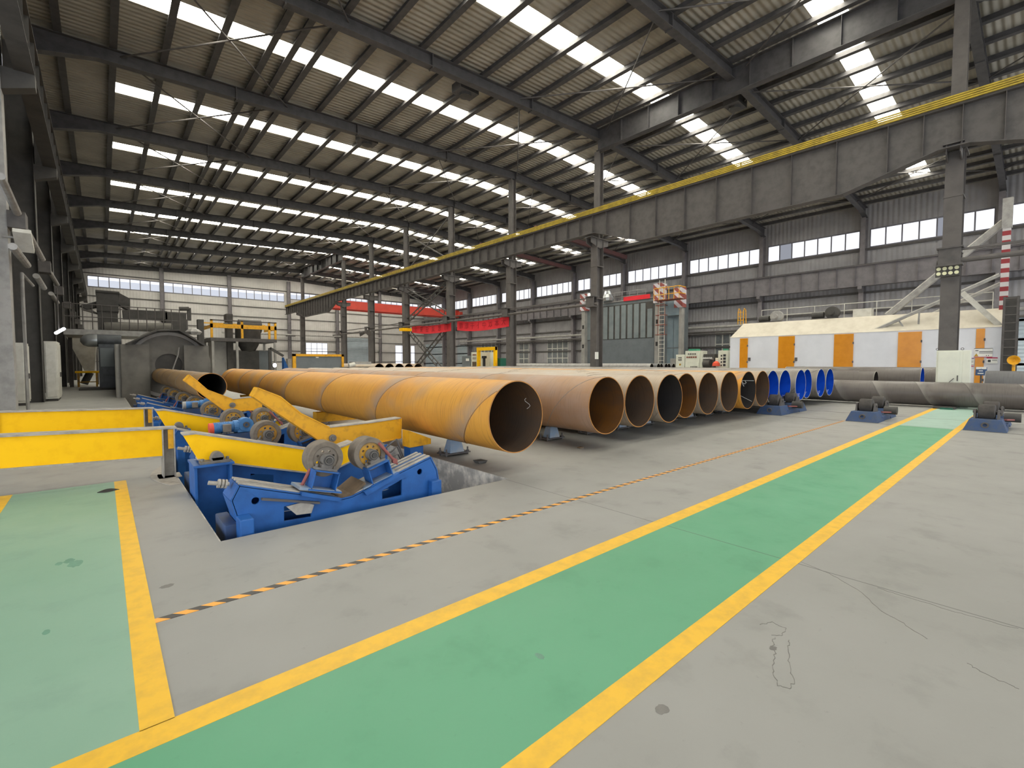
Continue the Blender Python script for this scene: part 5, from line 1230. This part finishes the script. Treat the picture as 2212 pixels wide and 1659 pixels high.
# yellow topped table
TY = 45.0
a, b = OY(163, 800, TY - 2), OY(215, 800, TY - 2); zt = OY(180, 800, TY - 2).z
t = thing('work_table', ((a.x + b.x) / 2, TY - 2, 0), 'yellow topped work table at the end of the side aisle', 'table')
zt = 1.05
build('table_top', MB().box(a.x, b.x, TY - 3.0, TY - 2, zt - 0.12, zt), 'yellow', t)
for x in (a.x + 0.15, b.x - 0.15):
    for y in (TY - 2.9, TY - 2.1): build('leg', MB().box(x - 0.05, x + 0.05, y - 0.05, y + 0.05, 0, zt - 0.12), 'hub', t)
build('stretcher', MB().box(a.x + 0.15, b.x - 0.15, TY - 2.9, TY - 2.86, 0.3, 0.36), 'hub', t)
# platform over the aisle
PY = 38.0
t = thing('platform', (0.0, PY, 0), 'dark steel platform with thin handrail above the aisle', 'platform')
a, b = OY(137, 718, PY), OY(262, 718, PY); z1 = OY(200, 712, PY).z; z0 = OY(200, 724, PY).z
build('deck', MB().box(a.x, b.x + 3.2, PY, PY + 5, z0, z1), 'steel_light', t)
m = MB()
for zz in (0.75, 1.5): m.cyl((a.x, PY, z1 + zz), (b.x + 3, PY, z1 + zz), 0.03, 6)
build('handrail', m, 'steel_col', t)
for i in range(14): x = a.x + (b.x + 3 - a.x) * i / 13; build('baluster', MB().cyl((x, PY, z1), (x, PY, z1 + 1.5), 0.03, 6), 'steel_col', t)
for x in (a.x + 0.1, b.x + 3.0): build('post', MB().box(x - 0.1, x + 0.1, PY + 4.6, PY + 4.8, 0, z0), 'steel', t)
# elevator head and ducts above the platform
t = thing('bucket_elevator', (OY(232, 720, PY + 1).x, PY + 1, z1), 'tall dark elevator housing with hooded head on the platform', 'machine')
pbox('shaft', 211, 255, 672, 714, PY + 1, 1.6, 'machine_dark', parent=t)
pbox('head_box', 208, 256, 632, 672, PY + 0.9, 1.9, 'machine_dark', parent=t)
pbox('head_cap', 206, 258, 628, 632, PY + 0.8, 2.1, 'machine_dark', parent=t)
a = px_poly([(256, 632), (281, 645), (281, 672), (256, 657)], PY + 1.2); build('hood', MB().plate(a, 'Y', PY + 1.2, PY + 2.4), 'machine_dark', t)
a = px_poly([(172, 660), (212, 650), (212, 662), (188, 668)], PY + 1.2); build('inlet_chute', MB().plate(a, 'Y', PY + 1.2, PY + 2.0), 'machine_dark', t)
a = px_poly([(176, 668), (211, 678), (211, 676), (180, 660)], PY + 1.3); build('spout', MB().plate([a[0], a[1], a[2], a[3]], 'Y', PY + 1.3, PY + 2.0), 'machine', t)
t = thing('screw_conveyor', (OY(320, 690, PY + 1).x, PY + 1, z1), 'long dark screw conveyor trunk between the elevator and the far box', 'conveyor')
p, q = OY(265, 680, PY + 1.4), OY(360, 682, PY + 1.4); build('trunk', MB().bar(p, q, 0.8, 0.55), 'machine_dark', t)
p, q = OY(225, 706, PY + 1.0), OY(372, 708, PY + 1.0); build('lower_tube', MB().cyl(p, q, 0.3, 14), 'machine', t, smooth=True)
pbox('end_box', 358, 403, 676, 722, PY + 1, 1.6, 'machine_dark', parent=t)
a = px_poly([(340, 684), (362, 684), (362, 702)], PY + 1.1); build('gusset', MB().plate(a, 'Y', PY + 1.1, PY + 2), 'machine_dark', t)
t = thing('drive_unit', (OY(400, 670, PY + 1).x, PY + 1, z1), 'small dark drive motor on a post above the chamber', 'motor')
p, q = OY(387, 667, PY + 1.2), OY(408, 667, PY + 1.2); build('motor', MB().cyl(p, q, 0.14, 12), 'machine_dark', t)
pbox('post', 405, 413, 665, 692, PY + 1.2, 0.3, 'machine_dark', parent=t)
pbox('leg', 402, 406, 690, 722, PY + 1.2, 0.2, 'steel', parent=t)
pbox('tall_plate', 428, 441, 690, 745, PY + 3, 0.6, 'machine_dark', 'dark upright plate between the chamber and the yellow platform', 'plate', floor=True)
build('foil_bundle', MB().lathe(OY(418, 719, BY + 4), (0, 0, 1), [(0.3, -0.1), (0.42, 0.05), (0.25, 0.2), (0.1, 0.26)], 7), 'steel_light', label='crumpled bright bundle on top of the blasting chamber', cat='bundle')
# ------------------------------------------------------------------ second plant with yellow railed platform
QY = 47.0
t = thing('yellow_platform', (OY(520, 760, QY).x, QY, 0), 'platform with yellow handrails carrying a dark drum beyond the chamber', 'platform')
a, b = OY(455, 730, QY), OY(598, 730, QY); z1 = OY(525, 731, QY).z; zr = OY(525, 693, QY).z
build('deck', MB().box(a.x, b.x, QY, QY + 4, z1 - 0.3, z1), 'steel', t)
for x in (a.x + 0.15, (a.x * 0.62 + b.x * 0.38), b.x - 0.15):
    for y in (QY + 0.1, QY + 3.9): build('post', MB().box(x - 0.09, x + 0.09, y - 0.09, y + 0.09, 0, z1 - 0.3), 'machine_pale', t)
for x in (a.x + 0.1, a.x + 2.4, a.x + 4.6, b.x - 0.1):
    build('rail_post', MB().box(x - 0.09, x + 0.09, QY, QY + 0.15, z1, zr), 'yellow_old', t)
build('handrail', MB().box(a.x, b.x, QY, QY + 0.08, zr - 0.1, zr), 'steel', t)
build('mid_rail', MB().box(a.x, b.x, QY, QY + 0.08, z1 + 0.85, z1 + 1.2), 'yellow_old', t)
build('mid_rail', MB().box(b.x - 0.12, b.x, QY, QY + 4, z1 + 0.85, z1 + 1.1).box(a.x, a.x + 0.12, QY, QY + 4, z1 + 0.85, z1 + 1.1), 'yellow_old', t)
build('far_rail', MB().box(a.x, b.x, QY + 3.9, QY + 4, zr - 0.1, zr), 'yellow_old', t)
t = thing('drum_filter', (OY(540, 720, QY + 2).x, QY + 2, z1), 'dark horizontal drum and cone on the yellow railed platform', 'machine')
p, q = OY(515, 704, QY + 2), OY(563, 706, QY + 2); build('drum', MB().cyl(p, q, 0.6, 20), 'machine_dark', t, smooth=True)
p = OY(536, 732, QY + 2); build('cone', MB().lathe((p.x, QY + 2, p.z), (0, 0, -1), [(1.05, -1.0), (1.05, 0.0), (0.85, 0.6), (0.3, 1.6), (0.08, 1.7)], 20), 'machine_dark', t, smooth=True)
build('outlet', MB().cyl((p.x, QY + 2, p.z - 1.6), (p.x, QY + 2, 1.2), 0.06, 8), 'machine_dark', t)
t = thing('bucket_elevator', (OY(497, 720, QY + 1).x, QY + 1, 0), 'slim dark elevator tower through the yellow railed platform', 'machine')
pbox('tower', 491, 504, 692, 800, QY + 1.2, 1.0, 'machine_dark', parent=t, floor=True)
pbox('head', 489, 503, 678, 693, QY + 1.1, 1.2, 'machine_dark', parent=t)
p, q = OY(484, 703, QY + 1.1), OY(492, 703, QY + 1.1); build('motor', MB().cyl(p, q, 0.25, 12), 'machine_dark', t)
t = thing('blast_cabin', (OY(470, 760, QY + 1).x, QY + 1, 0), 'pale grey cabin under the yellow railed platform', 'cabin')
pbox('wall_panel', 462, 490, 738, 800, QY + 1.5, 3, 'machine_pale', parent=t, floor=True)
pbox('dark_panel', 504, 560, 758, 800, QY + 1.5, 3, 'machine_dark', parent=t, floor=True)
pbox('door', 559, 588, 758, 800, QY + 1.6, 2.8, 'kiln', parent=t, floor=True)
t = thing('jib_arm', (OY(585, 750, QY - 1).x, QY - 1, 0), 'dark jib arm reaching from the yellow platform post', 'arm')
build('arm', MB().bar(OY(583, 752, QY - 1), OY(612, 769, QY - 1), 0.2, 0.2), 'machine_dark', t); build('mast', MB().box(OY(583, 780, QY - 1).x - 0.1, OY(583, 780, QY - 1).x + 0.1, QY - 1.1, QY - 0.9, 0, OY(583, 752, QY - 1).z), 'machine_dark', t)
a = px_poly([(613, 772), (622, 792), (626, 800), (626, 825), (614, 825)], 44.0); build('blue_guard', MB().plate(a, 'Y', 44.0, 44.6), 'blue', label='blue triangular guard beside the grey screen', cat='guard')
pbox('pale_column_box', 622, 630, 775, 800, 45.0, 0.6, 'dust', 'pale box between the blue guard and the grey screen', 'box', floor=True)
# ------------------------------------------------------------------ litter
p = OZ(233, 1062); m = MB(); n = 10
vs = []
for i in range(n + 1):
    s = i / n; w = 0.05 * math.sin(PI * min(1, s * 1.15)) + 0.004; x = p.x - 0.1 + 0.21 * s; y = p.y + 0.01 * s
    h = 0.028 * math.sin(PI * s) + 0.004; vs += [(x, y - w, 0.004), (x, y, h + 0.004), (x, y + w, 0.006), (x, y, h * 0.4)]
fs = []
for i in range(n):
    o = 4 * i; fs += [(o, o + 1, o + 5, o + 4), (o + 1, o + 2, o + 6, o + 5), (o + 2, o + 3, o + 7, o + 6), (o + 3, o, o + 4, o + 7)]
fs += [(3, 2, 1, 0), (4 * n, 4 * n + 1, 4 * n + 2, 4 * n + 3)]
build('rubber_scrap', m.add(vs, fs), 'black', label='curled black rubber scrap on the yellow floor line', cat='scrap', smooth=True)
for px, py, s, lb in ((1037, 1000, 0.09, 'dark lump of scrap on the floor below the orange pipe end'), (1254, 968, 0.05, 'tiny brown block on the dark floor under the pipes')):
    p = OZ(px, py); m = MB(); r = random.Random(px)
    m.add([(p.x + a * s * r.uniform(.7, 1.2), p.y + b * s * r.uniform(.6, 1), z * s * r.uniform(.4, .6)) for z in (0, 1) for a, b in ((-1, -1), (1, -1), (1, 1), (-1, 1))], [(3, 2, 1, 0), (4, 5, 6, 7)] + [(i, (i + 1) % 4, 4 + (i + 1) % 4, 4 + i) for i in range(4)])
    build('metal_scrap', m, 'machine_dark' if s > .06 else 'brown', label=lb, cat='scrap', bevel=0.006)
# ------------------------------------------------------------------ light, camera, view
w = bpy.data.worlds.new('World'); SC.world = w; w.use_nodes = True
bg = w.node_tree.nodes['Background']; bg.inputs[0].default_value = (0.86, 0.92, 1.0, 1); bg.inputs[1].default_value = 3.9
cam = bpy.data.cameras.new('camera'); co = bpy.data.objects.new('camera', cam); COL.objects.link(co)
cam.sensor_width = 36.0; cam.lens = FPX / 2212 * 36.0; cam.clip_end = 500; cam.clip_start = 0.05
mw = RM.to_4x4(); mw.translation = Vector((0, 0, EYE)); co.matrix_world = mw
SC.camera = co
SC.view_settings.view_transform = 'Standard'; SC.view_settings.look = 'None'; SC.view_settings.gamma = 1.0
SC.view_settings.use_curve_mapping = False; SC.view_settings.exposure = 0.12
